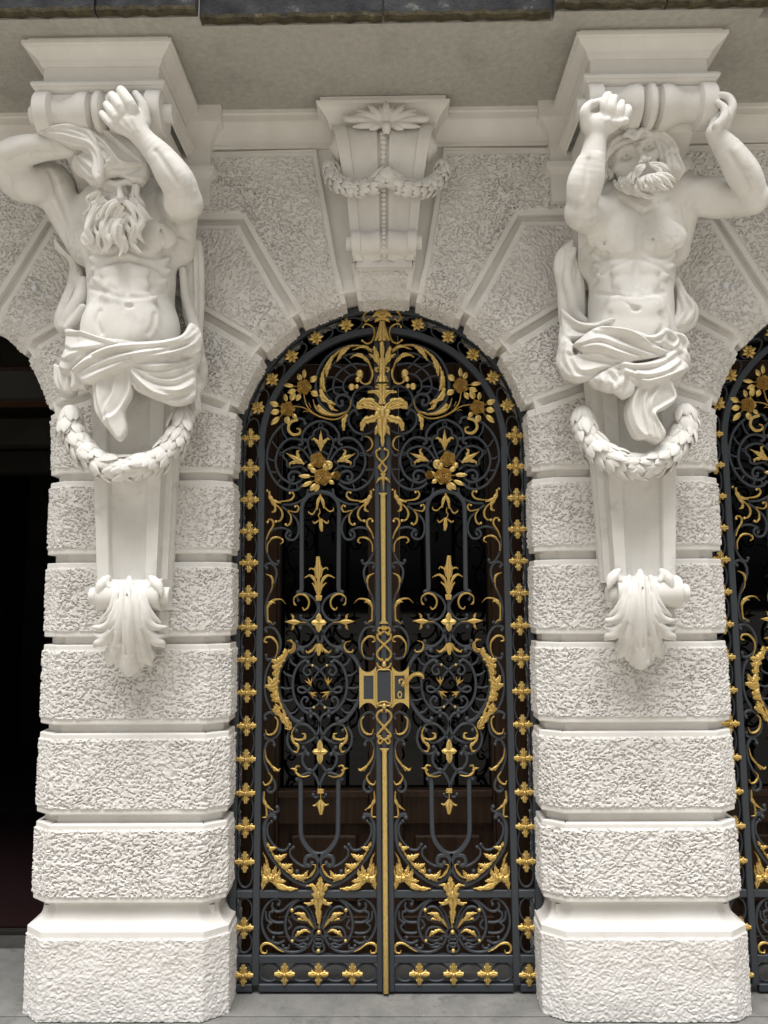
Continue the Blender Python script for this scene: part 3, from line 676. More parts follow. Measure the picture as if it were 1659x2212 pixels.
def lily(F):
    m=gp('gilded_lily'); gl(m,F(3,[(785,130),(700,126)]),.005,0,0,(1,1,1)); gl(m,F(3,[(715,126),(640,124),(568,122)]),.021,0,0,(.5,1,.1),-.013)
    for s in(-1,1): gl(m,F(3,[(720,126),(660,126+s*25),(650,126+s*62),(632,126+s*80)]),.011,2,0,(.5,1,.3),-.012)
both(lily)
m=gp('gilded_bell')
for a,w_ in(([(908,340),(910,400),(908,460)],.026),([(885,345),(850,400),(800,430),(780,408)],.012),([(930,345),(960,400),(1005,430),(1035,408)],.012),([(890,350),(885,400),(870,425)],.010),([(925,350),(935,400),(950,425)],.010)): gl(m,T(3,a),w_,0,0,(.6,1,.4),-.013)
for a_,b_ in(((832,765),(800,680)),((1000,760),(1005,675)),((820,830),(885,870)),((1020,820),(940,880))):
    P0,P1=T(3,[a_])[0],T(3,[b_])[0]; m=gp('gilded_small_bud'); dd=P1-P0; nn_=np.array([-dd[2],0,dd[0]])*.38
    gl(m,[P0,P0+dd*.5,P1],.010,0,0,(.5,1,.2),-.010)
    for k in(-1,1): gl(m,[P0+dd*.1,P0+dd*.55+nn_*k*.7,P0+dd*.85+nn_*k*1.2],.006,0,0,(.8,1,.3),-.010)
for q_ in((845,562),(988,560),(858,983),(968,983)):
    m=gp('gilded_bead'); c_=T(3,[q_])[0]; m.ball((c_[0],-.006,c_[2]),.0062,5)
# foliage down the outer side of the oval
m=gp('gilded_oval_foliage')
for a,w_ in(([(560,470),(575,420),(570,390)],.022),([(600,415),(640,400),(660,350),(630,310),(590,315)],.010),([(570,470),(530,480),(500,490)],.020),([(560,480),(500,520),(440,510)],.032),([(530,540),(480,580),(445,560)],.028),([(500,620),(470,640),(445,640)],.030),([(500,690),(440,740),(405,670)],.030),([(495,750),(440,770),(375,765)],.034),([(500,790),(450,800),(405,790)],.028),([(500,850),(460,860),(430,860)],.034),([(510,900),(470,900),(440,910)],.026),([(510,960),(480,1000),(445,1010)],.034),([(530,1020),(500,1035),(470,1030)],.026),([(540,1040),(580,1120),(610,1180)],.032),([(530,1050),(545,1100),(530,1110)],.020),([(600,1110),(632,1150),(620,1195),(580,1190),(570,1170)],.010)): gl(m,T(3,a),w_,3,0,(.9,1,.35),-.014,.6)
gl(m,T(3,[(590,440),(530,530),(490,650),(485,780),(510,910),(570,1060)]),.020,12,1,(.6,1,.6),-.012)
def side3(F):
    for pts in([(470,490),(495,420),(492,340),(440,280),(380,282),(365,320),(395,330)],[(375,1200),(395,1250),(450,1245),(490,1190),(498,1110),(470,1075)]):
        m=gp('gilded_curl'); gl(m,F(3,pts),.0105,0,0,(.4,1,.6),-.012)
    m=gp('gilded_curl'); gl(m,F(3,[(1230,315),(1180,330),(1165,370),(1190,420),(1240,425),(1255,400)]),.009,0,0,(.3,1,.7),-.011)
    m=gp('gilded_spray'); gl(m,F(3,[(665,1180),(640,1240),(655,1320),(705,1370),(690,1425),(655,1415)]),.013,4,0,(.3,1,.4),-.013); gl(m,F(3,[(650,1290),(710,1305),(765,1290),(770,1250),(740,1240)]),.011,2,0,(.5,1,.5),-.013)
    m=gp('gilded_leaf'); gl(m,F(3,[(370,1400),(385,1490),(440,1570),(470,1620)]),.010,0,0,(.3,1,.6),-.011); gl(m,F(3,[(440,1570),(500,1610),(525,1590)]),.012,0,0,(.8,1,.3),-.012)
    m=gp('gilded_leaf'); gl(m,F(4,[(405,100),(440,150),(410,210),(370,225),(350,190)]),.010,0,0,(.3,1,.5),-.011)
    m=gp('gilded_leaf'); gl(m,F(4,[(365,290),(362,380),(400,440),(455,480)]),.013,3,0,(.3,1,.3),-.012); gl(m,F(4,[(370,400),(385,470),(385,540),(345,550)]),.009,0,0,(.3,1,.5),-.012)
    m=gp('gilded_curl'); gl(m,F(4,[(820,130),(760,145),(700,125),(672,80),(685,35),(720,40)]),.013,3,-1,(.3,1,.6),-.012); gl(m,F(4,[(690,85),(660,65),(625,60)]),.010,0,0,(.9,1,.2),-.012)
    # corner flower and leafy branch of the lower arc
    c=F(4,[(430,1150)])[0]; m=gp('gilded_corner_flower')
    for a,w_ in(([(430,1150),(380,1080),(365,1010)],.026),([(430,1150),(400,1060),(400,1000)],.020),([(430,1150),(370,1180),(345,1270)],.034),([(430,1150),(500,1130),(520,1070)],.026),([(430,1150),(520,1180),(580,1190)],.026),([(430,1150),(510,1230),(620,1262),(700,1262)],.024),([(390,1050),(385,970),(350,900)],.010),([(430,1150),(470,1080),(480,1030)],.020),([(430,1150),(350,1130),(340,1040)],.012)): gl(m,F(4,a),w_,3,0,(.7,1,.2),-.014,.6)
    m.ball((c[0],-.024,c[2]),.011,5)
    for a_ in range(5): m.ball((c[0]+.012*math.cos(a_*1.257),-.022,c[2]+.012*math.sin(a_*1.257)),.006,4)
    m=gp('gilded_leafy_branch'); gl(m,F(4,[(395,800),(440,900),(510,1000),(590,1080),(680,1150),(765,1190)]),.011,10,0,(.5,1,.5),-.013)
    for a,w_ in(([(425,880),(440,860),(490,850)],.022),([(470,950),(530,950),(590,915)],.026),([(540,1030),(590,1040),(645,1015)],.026),([(420,850),(400,820),(400,800)],.014),([(600,1075),(640,1090),(640,1040)],.016),([(650,1130),(700,1150),(760,1185)],.020),([(700,1140),(760,1140),(800,1080)],.024),([(710,1150),(800,1150),(860,1090),(878,1030),(840,1018)],.010)): gl(m,F(4,a),w_,3,0,(.6,1,.2),-.014,.6)
    m=gp('gilded_scroll_tip'); gl(m,F(5,[(560,880),(500,850),(430,800),(370,792),(330,830),(340,880),(380,890),(392,862)]),.012,0,0,(.2,1,.4),-.010)
    # panel buds
    m=gp('gilded_bud'); gl(m,F(5,[(862,640),(800,550)]),.013,0,0,(.1,.8,1)); gl(m,F(5,[(790,560),(740,500),(662,488)]),.022,3,0,(.5,1,.1),-.013); gl(m,F(5,[(770,530),(770,500),(740,480)]),.010,0,0,(.5,1,.3),-.012); gl(m,F(5,[(760,560),(710,545),(695,560)]),.010,0,0,(.5,1,.3),-.012)
    m=gp('gilded_bud'); gl(m,F(5,[(830,690),(780,660),(735,672)]),.014,0,0,(.1,.8,1)); gl(m,F(5,[(750,670),(700,690),(672,728)]),.018,3,0,(.5,1,.1),-.013)
    m=gp('gilded_bead'); q=F(5,[(640,462)])[0]; m.ball((q[0],-.008,q[2]),.0085,5)
    m=gp('gilded_bead'); q=F(5,[(642,770)])[0]; m.ball((q[0],-.008,q[2]),.0075,5)
both(side3)
m=gp('gilded_tie')
for a,w_ in(([(898,272),(958,272)],.008),([(898,288),(958,288)],.008),([(898,303),(958,303)],.008),([(928,300),(928,380)],.006),([(928,370),(930,440),(932,520)],.034),([(920,380),(880,425),(850,432)],.009),([(935,380),(975,425),(1008,415)],.009)): gl(m,T(4,a),w_,0,0,(.8,1,.6) if w_<.03 else (.3,1,.35),-.012)
m=gp('gilded_cartouche')
for a,w_ in(([(928,1290),(925,1200),(930,1140)],.030),([(905,1330),(905,1420),(910,1600)],.036),([(905,1330),(870,1260),(845,1225),(790,1230)],.018),([(920,1330),(970,1260),(985,1225),(1035,1225)],.018),([(900,1310),(860,1380),(820,1410),(765,1400)],.018),([(915,1310),(960,1380),(1000,1410),(1045,1395)],.018),([(905,1240),(905,1330),(905,1420)],.050)): gl(m,T(4,a),w_,3,0,(.8,1,.3),-.018,.5)
q=T(4,[(910,1310)])[0]; m.ball((q[0],-.035,q[2]),.010,6,(.8,.6,1.7))
m=gp('gilded_spike'); gl(m,T(5,[(912,640),(920,540),(925,470)]),.014,0,0,(.3,.8,1),-.012)
m=gp('gilded_bead'); q=T(5,[(910,680)])[0]; m.ball((q[0],-.010,q[2]),.010,5)
m=gp('gilded_bead'); q=T(5,[(905,868)])[0]; m.ball((q[0],-.010,q[2]),.009,5)
# ---------------------------------------------------------------- frame
GZ=ZC
def gate_frame(sx):
    mb=MB(); 
    def X(a,b): 
        p,q=XG+sx*a,XG+sx*b; return (min(p,q),max(p,q))
    mb.box(*X(.618,.646),-.018,.018,.01,GZ,.003)
    mb.box(*X(.520,.549),-.016,.016,.035,GZ-.04,.003)
    mb.box(*X(.0135,.0355),-.020,.016,.012,2.80,.003)
    for z0,z1,y in((.374,.405,.014),(.120,.151,.014),(.010,.040,.015)):
        mb.box(*X(.034,.521),-y,y,z0,z1,.003); mb.box(*X(.548,.619),-y,y,z0,z1,.003)
    for r0,r1,y in((.522,.551,.016),(.618,.648,.018)):
        n=40; a=[R(90+t*(90)/n) for t in range(n+1)] if sx<0 else [R(90-t*90/n) for t in range(n+1)]
        G=[[(XG+math.cos(t)*r,yy,GZ+(math.sin(t)*r if t else 0)) for r,yy in((r0,-y+.003),(r0+.003,-y),(r1-.003,-y),(r1,-y+.003),(r1,y),(r0,y))] for t in a]
        mb.grid(G,True)
    mb.box(*X(.520,.551),-.0155,.0155,GZ-.041,GZ,.0)
    return mb
rz=[2.31340008,2.17510447,2.0386345,1.90140621,1.76491301,1.62941803,1.49570663,1.36161118,1.22722909,1.09603857,.94943617+.008,.81550552+.005,.6668154+.008,.52035248,.26053054,.07677645]
rz=[.0768,.2605]+[.5204+.1379*k for k in range(14)]
def border(sx):
    mb=MB()
    zs=rz[2:]
    for a,b in zip(zs[:-1],zs[1:]): 
        c=(a+b)/2; bar(mb,[(XG+sx*.5835+.0305*math.cos(t),0,c+.060*math.sin(t)) for t in np.linspace(0,2*math.pi,13)[:-1]],.0075,.010,closed=True,n=3)
    for c,hh in((.4655,.052),(.325,.046),(.199,.042)):
        bar(mb,[(XG+sx*.5835+.0305*math.cos(t),0,c+hh*math.sin(t)) for t in np.linspace(0,2*math.pi,13)[:-1]],.0075,.010,closed=True,n=3)
    bar(mb,[(XG+sx*.5835+.030*math.cos(t),0,.080+.034*math.sin(t)) for t in np.linspace(0,2*math.pi,13)[:-1]],.0075,.010,closed=True,n=3)
    for k in range(5):
        c=(.095,.207,.345,.464,.5)[k] if 0 else (.078,.205,.343,.478,.5)[k]
        if k<4: bar(mb,[(XG+sx*c+(.052 if k in(1,2) else .04)*math.cos(t),0,.080+.034*math.sin(t)) for t in np.linspace(0,2*math.pi,13)[:-1]],.0075,.010,closed=True,n=3)
    n=6
    for k in range(n):
        th=R(13*.5+13.5*k)+R(1.5); cx_,cz_=XG+sx*.5845*math.cos(th),GZ+.5845*math.sin(th)
        bar(mb,[(cx_+(.0305*math.cos(t))*math.cos(th)*sx-.058*math.sin(t)*math.sin(th)*sx,0,cz_+.0305*math.cos(t)*math.sin(th)+.058*math.sin(t)*math.cos(th)) for t in np.linspace(0,2*math.pi,13)[:-1]],.0075,.010,closed=True,n=3)
    return mb
def rosette_mb(big=True):
    m=MB(); L_=.041
    for k in range(4):
        a=k*math.pi/2; d=np.array([math.cos(a),0,math.sin(a)]); n=np.array([-d[2],0,d[0]]); e=np.array([math.cos(a+math.pi/4),0,math.sin(a+math.pi/4)])
        gribbon(m,[d*.004,d*.018,d*.030,d*L_],.0235,-.013,.55,0,0,(.45,1,.65))
        for s in(-1,1):
            q=d*.0255+n*s*.0105; m.ball((q[0],-.012,q[2]),.0052,4,(1,.8,1))
        gribbon(m,[e*.004,e*.013,e*.025],.012,-.009,.45,0,0,(.6,1,.15))
    m.ball((0,-.020,0),.0072,5); m.ball((0,-.014,0),.012,5,(1,.4,1)); return m
def star_mb():
    m=MB(); c=np.array([0,0,0.])
    for k in range(8): petal(m,c,k*math.pi/4,.004,.036 if k%2==0 else .031,.0165,-.010,.007,.5)
    m.ball((0,-.020,0),.0065,5); return m
ros_me=None
gate=empty('metal_gate',(XG,0,.01),'closed black wrought-iron double gate with gilded roses between the two statues','gate','arched black and gold gates')
ME={}
def put(name,me,loc,parent,rot=0,sc=1,mir_=False,label=None):
    o=bpy.data.objects.new(name,me); COL.objects.link(o); o.parent=parent; o.location=Vector(loc)-origin(parent); o.rotation_euler=(0,rot,0)
    if sc!=1:o.scale=(sc,sc,sc)
    return o
tmp=rosette_mb().build('rosette',M['gold'],None,smooth=True,angle=50); ME['ros']=tmp.data; bpy.data.objects.remove(tmp)
tmp=star_mb().build('rosette',M['gold'],None,smooth=True,angle=50); ME['star']=tmp.data; bpy.data.objects.remove(tmp)
for sx in(-1,1):
    leaf=gate_frame(sx).build('gate_leaf',M['iron'],gate)
    border(sx).build('border_chain',M['iron'],leaf,smooth=True,angle=40)
    mb=MB(); mb.v=[((2*XG-x) if sx>0 else x,y,z) for x,y,z in mb_iron.v]; mb.f=[f[::-1] if sx>0 else f for f in mb_iron.f]
    mb.build('scrollwork',M['iron'],leaf,smooth=True,angle=40)
    for name,m,mat in GOLD:
        if not m.v: continue
        mb=MB(); mb.v=[((2*XG-x) if sx>0 else x,y,z) for x,y,z in m.v]; mb.f=[f[::-1] if sx>0 else f for f in m.f]
        mb.build(name,M[mat],leaf,smooth=True,angle=55)
    for i,z in enumerate(rz):
        put('rosette',ME['ros'],(XG+sx*.5835,-.004,z),leaf)
    for k,th in enumerate((18.5,32.5,46.,59.5,74)):
        put('rosette',ME['star'],(XG+sx*.5835*math.cos(R(th)),-.004,GZ+.5835*math.sin(R(th))),leaf,rot=-R(th)*sx+.3)
    for x in(.1365,.276,.414): put('rosette',ME['ros'],(XG+sx*x,-.004,.081),leaf)
# ---- centre post with its gilding
post=MB()
post.box(XG-.0125,XG+.0125,-.026,.016,.005,2.86,.003); po=post.build('meeting_post',M['iron'],gate)
def PX(t,pts): 
    P=T(t,pts); x0=float(T(t,[(1553+(-3 if t==1 else 2 if t==2 else 8 if t==3 else 17),700)])[0][0]); P[:,0]+=XG-x0; return P
def strip(a,b,w0=.022,w1=.022):
    m=MB(); z0,z1=a,b
    m.add([(XG-w0/2,-.0275,z0),(XG+w0/2,-.0275,z0),(XG+w1/2,-.0275,z1),(XG-w1/2,-.0275,z1),(XG-w0/2+.003,-.033,z0),(XG+w0/2-.003,-.033,z0),(XG+w1/2-.003,-.033,z1),(XG-w1/2+.003,-.033,z1)],[(4,5,6,7),(0,1,5,4),(1,2,6,5),(2,3,7,6),(3,0,4,7)])
    for z,s in((z0,-1),(z1,1)):
        if z>.1: m.grid([[(XG+x,-.0275,z+s*q) for x in(-w0/2-e,w0/2+e)]+[(XG+x,-.034,z+s*q) for x in(w0/2+e-.002,-w0/2-e+.002)] for q,e in((0,.0),(.008,.002),(.014,.009),(.017,.010))],True)
    return m.build('gilded_strip',M['gold'],gate)
strip(.012,float(U(832,1622,0)[2])); strip(float(U(828,1338,0)[2]),float(U(827,1075,0)[2]),.020,.024)
def gpost(name,lst,y=-.026,mat='gold',h=.5):
    m=MB()
    for t,pts,w_,pr,lob in lst: gribbon(m,PX(t,pts),w_,y,h,lob,0,pr)
    return m
def symx(t,pts,ax): return [(2*ax-p[0],p[1]) for p in pts]
def gpair(lst,t,pts,w_,pr=(.5,1,.5),lob=0,ax=None):
    ax=ax if ax is not None else {1:1550,2:1555,3:1561,4:1570}[t]
    lst.append((t,pts,w_,pr,lob)); lst.append((t,symx(t,pts,ax),w_,pr,lob))
A={1:1550,2:1555,3:1561,4:1570}
# knot ornaments (interlaced figure-of-eight)
for nm_,t,pts in(('upper',1,[(1520,1462),(1490,1490),(1500,1540),(1550,1590),(1590,1640),(2,1592,100),(2,1555,150),(2,1555,170)]),):
    l=[]; P=[(p if len(p)==2 else p[1:]) for p in pts]
m=MB()
for s in(1,-1):
    P=[(1525,1462),(1490,1485),(1500,1540),(1550,1595),(1592,1650),(1590,1670)]
    Q=PX(1,[(x if s>0 else 2*1550-x,y) for x,y in P]); Q2=PX(2,[(x if s>0 else 2*1555-x,y) for x,y in[(1585,100),(1588,125),(1568,155),(1555,165)]])
    gribbon(m,np.concatenate([Q[:-1],Q2]),.009,-.027,.6,0,0,(1,1,1)); m.ball((Q[0][0],-.030,Q[0][2]),.006,5)
for pts,w_,pr in(([(1555,180),(1555,230),(1560,350)],.017,(.9,.8,.2)),([(1548,210),(1510,235),(1488,268)],.012,(.9,1,.4)),([(1562,210),(1600,235),(1622,268)],.012,(.9,1,.4)),([(1530,182),(1580,182)],.010,(1,1,1))): gribbon(m,PX(2,pts),w_,-.027,.5,0,0,pr)
m.build('gilded_knot',M['gold'],gate,smooth=True,angle=55)
m=MB()
for s in(1,-1):
    F_=lambda pts:PX(3,[(x if s>0 else 2*1561-x,y) for x,y in pts])
    for pts,w_ in(([(1548,195),(1520,180),(1502,205),(1530,235),(1555,215)],.009),([(1500,235),(1530,250)],.010),([(1495,240),(1500,290),(1561,350),(1625,420),(1625,470),(1590,505),(1575,500)],.0105),([(1490,530),(1510,570),(1561,590)],.009),([(1545,485),(1535,500),(1561,520)],.007)): gribbon(m,F_(pts),w_,-.027,.6,0,0,(1,1,1))
    gribbon(m,F_([(1545,160),(1561,205)]),.01,-.028,.5,0,0,(1,1,1))
q=PX(3,[(1561,545)])[0]; m.ball((q[0],-.032,q[2]),.010,5,(1,.7,1.2)); m.build('gilded_knot',M['gold'],gate,smooth=True,angle=55)
m=MB()
for s in(1,-1):
    F_=lambda pts:PX(3,[(x if s>0 else 2*1561-x,y) for x,y in pts])
    for pts,w_ in(([(1550,1300),(1525,1335),(1502,1318),(1520,1280),(1561,1300)],.009),([(1495,1270),(1530,1262)],.010),([(1500,1270),(1500,1240),(1561,1170),(1625,1095),(1630,1040),(1590,1005),(1575,1010)],.0105),([(1490,975),(1505,935),(1561,915)],.009),([(1545,1025),(1535,1005),(1561,985)],.007)): gribbon(m,F_(pts),w_,-.027,.6,0,0,(1,1,1))
q=PX(3,[(1561,960)])[0]; m.ball((q[0],-.032,q[2]),.010,5,(1,.7,1.2)); m.build('gilded_knot',M['gold'],gate,smooth=True,angle=55)
# lock plates
zt,zb=float(U(829,1447,0)[2]),float(U(829,1520,0)[2])
m=MB(); m.box(XG-.031,XG+.031,-.030,-.018,zb+.002,zt-.002,.003); m.build('lock_cover',M['iron'],gate)
m=MB(); hw,zt2,zb2=.031,zt+.004,zb-.004
bar(m,[(XG-hw+.008,0,zt2),(XG+hw-.008,0,zt2),(XG+hw,0,zt2-.009),(XG+hw,0,zb2+.009),(XG+hw-.008,0,zb2),(XG-hw+.008,0,zb2),(XG-hw,0,zb2+.009),(XG-hw,0,zt2-.009)],.006,.006,y=-.032,closed=True,n=1); m.build('gilded_frame',M['gold'],gate)
for sx in(-1,1):
    m=MB(); xs=(.033,.105); zt3,zb3=zt+.018,zb-.018
    def edge(x,top): 
        q=(x-xs[0])/(xs[1]-xs[0]); d=.026*math.sin(math.pi*q)**.8; return (zt3-d) if top else (zb3+d)
    def inner(x,top): return zt-.028 if top else zb+.028
    n=12; xsx=[xs[0]+(xs[1]-xs[0])*i/n for i in range(n+1)]
    def rowz(x):
        q=(x-xs[0])/(xs[1]-xs[0]); hole=.18<q<.70
        return hole
    for i in range(n):
        xa,xb=xsx[i],xsx[i+1]; xm=(xa+xb)/2; q=(xm-xs[0])/(xs[1]-xs[0])
        segs=[(zb3,zt3,1)] if not(.2<q<.72) else [(zb3,zb+.022,0),(zt-.022,zt3,2)]
        for zb_,zt_,kind in segs:
            za0=edge(xa,False) if kind in(0,1) else zb_; zb0=edge(xb,False) if kind in(0,1) else zb_
            za1=edge(xa,True) if kind in(1,2) else zt_; zb1=edge(xb,True) if kind in(1,2) else zt_
            v=[(XG+sx*xa,-.024,za0),(XG+sx*xb,-.024,zb0),(XG+sx*xb,-.024,zb1),(XG+sx*xa,-.024,za1)]; v+=[(x,-.018,z) for x,_,z in v]
            m.add(v,[(0,1,2,3),(4,7,6,5),(0,4,5,1),(1,5,6,2),(2,6,7,3),(3,7,4,0)])
    o=m.build('lock_plate',M['gold'],gate)
    m2=MB(); m2.box(*sorted((XG+sx*.040,XG+sx*.092)),-.0215,-.0185,zb+.004,zt-.004); m2.build('backing_plate',M['iron'],o)
m=MB(); hp=[U((1480+x*.3918)/1.8228,(2400+y*.3918)/1.8228,-.05) for x,y in((240,745),(235,715),(262,705),(285,735),(262,765),(300,760),(330,710),(370,665),(420,650),(465,665),(480,695))]
P=spline(np.array(hp),6); P[:,1]=-.05+.012*np.sin(np.linspace(0,3,len(P)))
tt,nn=frame2(P.copy()); m.grid([[P[i]+nn[i]*math.cos(a)*r_+np.array([0,math.sin(a)*r_,0]) for a in np.linspace(0,2*math.pi,8)[:-1]] for i,r_ in enumerate(np.interp(np.linspace(0,1,len(P)),[0,.5,.85,1],[.003,.006,.010,.004]))],True)
m.box(float(P[20][0])-.006,float(P[20][0])+.006,-.05,-.022,float(P[20][2])-.006,float(P[20][2])+.006,.002)
m.build('door_handle',M['oldgold'],gate,smooth=True,angle=50)
m=MB(); kx,ky=U((1480+240*.3918)/1.8228,(2400+855*.3918)/1.8228,0)[[0,2]]
m.grid([[(kx+math.cos(a)*.010*s,-.0255-.001*s,ky+.003+math.sin(a)*.016*s) for a in np.linspace(0,2*math.pi,14)[:-1]] for s in(1,.55)],True); m.build('keyhole_plate',M['gold'],gate)
# gilded flower column at the head of the gate
def col(name,lst,y=-.030,balls=()):
    m=MB()
    for P,w_,pr,lob,yy in lst: gribbon(m,PX(1,P),w_,y-yy,.55,lob,0,pr)
    for c,r_,sc in balls: q=PX(1,[c])[0]; m.ball((q[0],y-.008,q[2]),r_,6,sc)
    m.build(name,M['gold'],gate,smooth=True,angle=55)
s2=lambda pts:[(3100-x,y_) for x,y_ in pts]
L=[]
for p,w_ in(([(1550,150),(1500,120),(1448,150)],.024),([(1550,140),(1515,95),(1500,70)],.020),([(1550,160),(1500,175),(1475,200)],.018)): L+=[(p,w_,(.6,1,.2),2,0),(s2(p),w_,(.6,1,.2),2,0)]
L+=[([(1550,140),(1550,90),(1545,60)],.018,(.6,1,.2),0,0)]
col('gilded_flower',L,balls=[((1550,145),.007,(1,1,1))])
L=[([(1550,190),(1550,300),(1550,390)],.034,(.75,.8,1.25),0,0)]
for p,w_ in(([(1530,220),(1510,320),(1480,385)],.016),): L+=[(p,w_,(.6,1,.7),0,.003),(s2(p),w_,(.6,1,.7),0,.003)]
col('gilded_husk',L)
L=[([(1550,720),(1550,640),(1550,560)],.030,(.9,1,.8),0,.004),([(1550,560),(1550,480),(1545,410)],.022,(.6,1,.9),0,.004),([(1550,640),(1550,720),(1550,800)],.034,(.8,.7,1.2),0,.002)]
for p,w_ in(([(1540,620),(1500,540),(1475,470),(1470,440)],.022),([(1535,640),(1480,560),(1418,515)],.020),([(1530,650),(1490,660),(1495,690),(1520,680)],.012),([(1535,700),(1515,760),(1490,795)],.014)): L+=[(p,w_,(.5,1,.35),3,0),(s2(p),w_,(.5,1,.35),3,0)]
col('gilded_palmette',L,balls=[((1545,420),.011,(1,.8,1.1)),((1550,645),.0085,(1,.9,1.6))])
L=[([(1550,1020),(1550,920),(1550,820)],.034,(.9,.7,1.3),2,.0),([(1550,1160),(1550,1280),(1555,1440)],.044,(1,.9,.15),7,.0)]
for p,w_ in(([(1540,980),(1500,900),(1405,895)],.022),([(1545,900),(1520,850),(1480,845)],.016),([(1530,1070),(1440,990),(1340,1000),(1300,1060)],.034),([(1530,1120),(1460,1160),(1370,1190),(1345,1280)],.036),([(1530,1080),(1400,1040),(1310,1060)],.020),([(1540,1180),(1500,1260),(1480,1320)],.020)): L+=[(p,w_,(.5,1,.4),4,0),(s2(p),w_,(.5,1,.4),4,0)]
col('gilded_palmette',L)
m=MB()
for k in range(8): petal(m,PX(1,[(1552,1105)])[0],k*math.pi/4+.2,.008,.036,.026,-.034,.006,.3)
q=PX(1,[(1552,1105)])[0]; m.ball((q[0],-.042,q[2]),.0145,7,(.9,.7,1.5)); m.ball((q[0],-.035,q[2]),.024,7,(.9,.35,1.3))
m.build('gilded_boss',M['gold'],gate,smooth=True,angle=55)
for sx in(-1,1):
    m=MB()
    for pts in([(1385,90),(1355,140),(1380,185),(1410,160)],[(1352,240),(1380,210),(1450,240),(1468,310),(1440,385),(1390,405),(1345,375)]):
        P=T(1,pts)
        if sx>0: P=mir(P,XG)
        gribbon(m,P,.009,-.020,.6,0,0,(.8,1,.8)); m.ball((P[-1][0],-.02,P[-1][2]),.006,5)
        m.ball((P[0][0],-.02,P[0][2]),.006,5)
    m.build('gilded_curl',M['gold'],gate,smooth=True,angle=55)
def copy_tree(o,parent=None,off=None):
    c=o.copy(); COL.objects.link(c); c.parent=parent
    if off is not None: c.location=c.location+Vector(off)
    for ch in list(o.children): copy_tree(ch,c)
    return c
g2=copy_tree(gate,None,(PITCH,0,0)); g2['label']='part of a black and gold iron gate cut off by the right edge'
# ---------------------------------------------------------------- wooden doors behind the gates
def wooden_door(cx0,lab):
    d=empty('wooden_door',(cx0,.30,0),lab,'door','glazed wooden doors behind the gates')
    yf=.30
    mb=MB()
    for x0,x1 in((-.80,-.505),(-.505+.0005,-.49),(-.075,-.012),(.012,.075),(.49,.5045),(.505,.80)): mb.box(cx0+x0,cx0+x1,yf-(.0 if abs(x0)>.6 else .012),yf+.06,0,3.1,.004)
    mb.box(cx0-.0115,cx0+.0115,yf-.022,yf+.05,0,3.0,.003)
    for z0,z1,y in((.58,.70,.0),(.70+.001,.735,.025),(.10,.18,.0),(0,.0995,.010),(2.66,2.74,.018)):
        mb.box(cx0-.49,cx0-.0755,yf-y,yf+.06,z0,z1,.004); mb.box(cx0+.0755,cx0+.49,yf-y,yf+.06,z0,z1,.004)
    mb.build('door_frame',M['wood'],d)
    for sx in(-1,1):
        xa,xb=sorted((cx0+sx*.076,cx0+sx*.489))
        mb=MB(); mb.box(xa,xb,yf+.030,yf+.05,.18,.58); mb.box(xa+.05,xb-.05,yf+.012,yf+.032,.23,.53,.012); mb.build('door_panel',M['wood'],d)
        mb=MB(); mb.box(xa,xb,yf+.03,yf+.036,.735,2.66); mb.build('window_pane',M['glass'],d)
        mb=MB(); mb.box(xa,xb,yf+.03,yf+.036,2.74,3.1); mb.build('window_pane',M['glass'],d)
    return d
wooden_door(0,'dark brown glazed wooden door behind the closed gate between the statues'); wooden_door(PITCH,'dark brown glazed wooden door behind the gate at the right edge')
# open doorway on the left: dark passage
room=empty('dark_hall',(-PITCH,2,0),'dark hall seen through the open doorway at the left edge','hall')
mb=MB()
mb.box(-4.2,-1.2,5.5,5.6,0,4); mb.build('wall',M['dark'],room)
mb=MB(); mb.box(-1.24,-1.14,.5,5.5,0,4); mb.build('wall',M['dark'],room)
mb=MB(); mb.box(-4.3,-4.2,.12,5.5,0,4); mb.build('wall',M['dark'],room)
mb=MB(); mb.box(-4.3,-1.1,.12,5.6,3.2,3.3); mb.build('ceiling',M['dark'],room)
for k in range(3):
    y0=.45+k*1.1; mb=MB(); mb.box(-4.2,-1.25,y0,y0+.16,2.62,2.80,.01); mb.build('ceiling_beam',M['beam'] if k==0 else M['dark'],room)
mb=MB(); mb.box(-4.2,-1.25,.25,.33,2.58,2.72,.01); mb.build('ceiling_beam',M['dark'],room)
mb=MB(); cx_=-1.95
for z0,z1,r_ in((0,1.86,.11),(1.86,1.89,.13),(1.89,1.96,.115),(1.96,2.0,.15),(2.0,2.06,.17)):
    n=20; mb.grid([[(cx_+r*math.cos(2*math.pi*j/n),3.4+r*math.sin(2*math.pi*j/n),z) for j in range(n)] for z,r in((z0,r_),(z1,r_))],True)
mb.box(cx_-.2,cx_+1.0,3.2,3.6,2.06,2.3); mb.build('column',M['smooth'],room)
mb=MB(); mb.box(-3.6,-1.3,.60,2.6,.014,.024,.003); o=mb.build('carpet',M['carpet']); tag(o,'dark red carpet on the floor inside the open doorway','carpet')
# closing wall above and behind the doors so that no daylight leaks in
bw=MB()
for a,b in((-1.14,-.80),(.80,1.27),(2.80,3.4)): bw.box(a,b,.30,.36,0,3.2)
bw.box(-1.14,3.4,.28,.36,3.0,3.7); bw.box(-4.4,-1.14,.105,.2,3.0,3.7); bw.box(-1.24,-.8,.1,.5,2.4,3.7)
bw.build('back_wall',M['dark']); o=bpy.data.objects['back_wall']; tag(o,kind='structure')
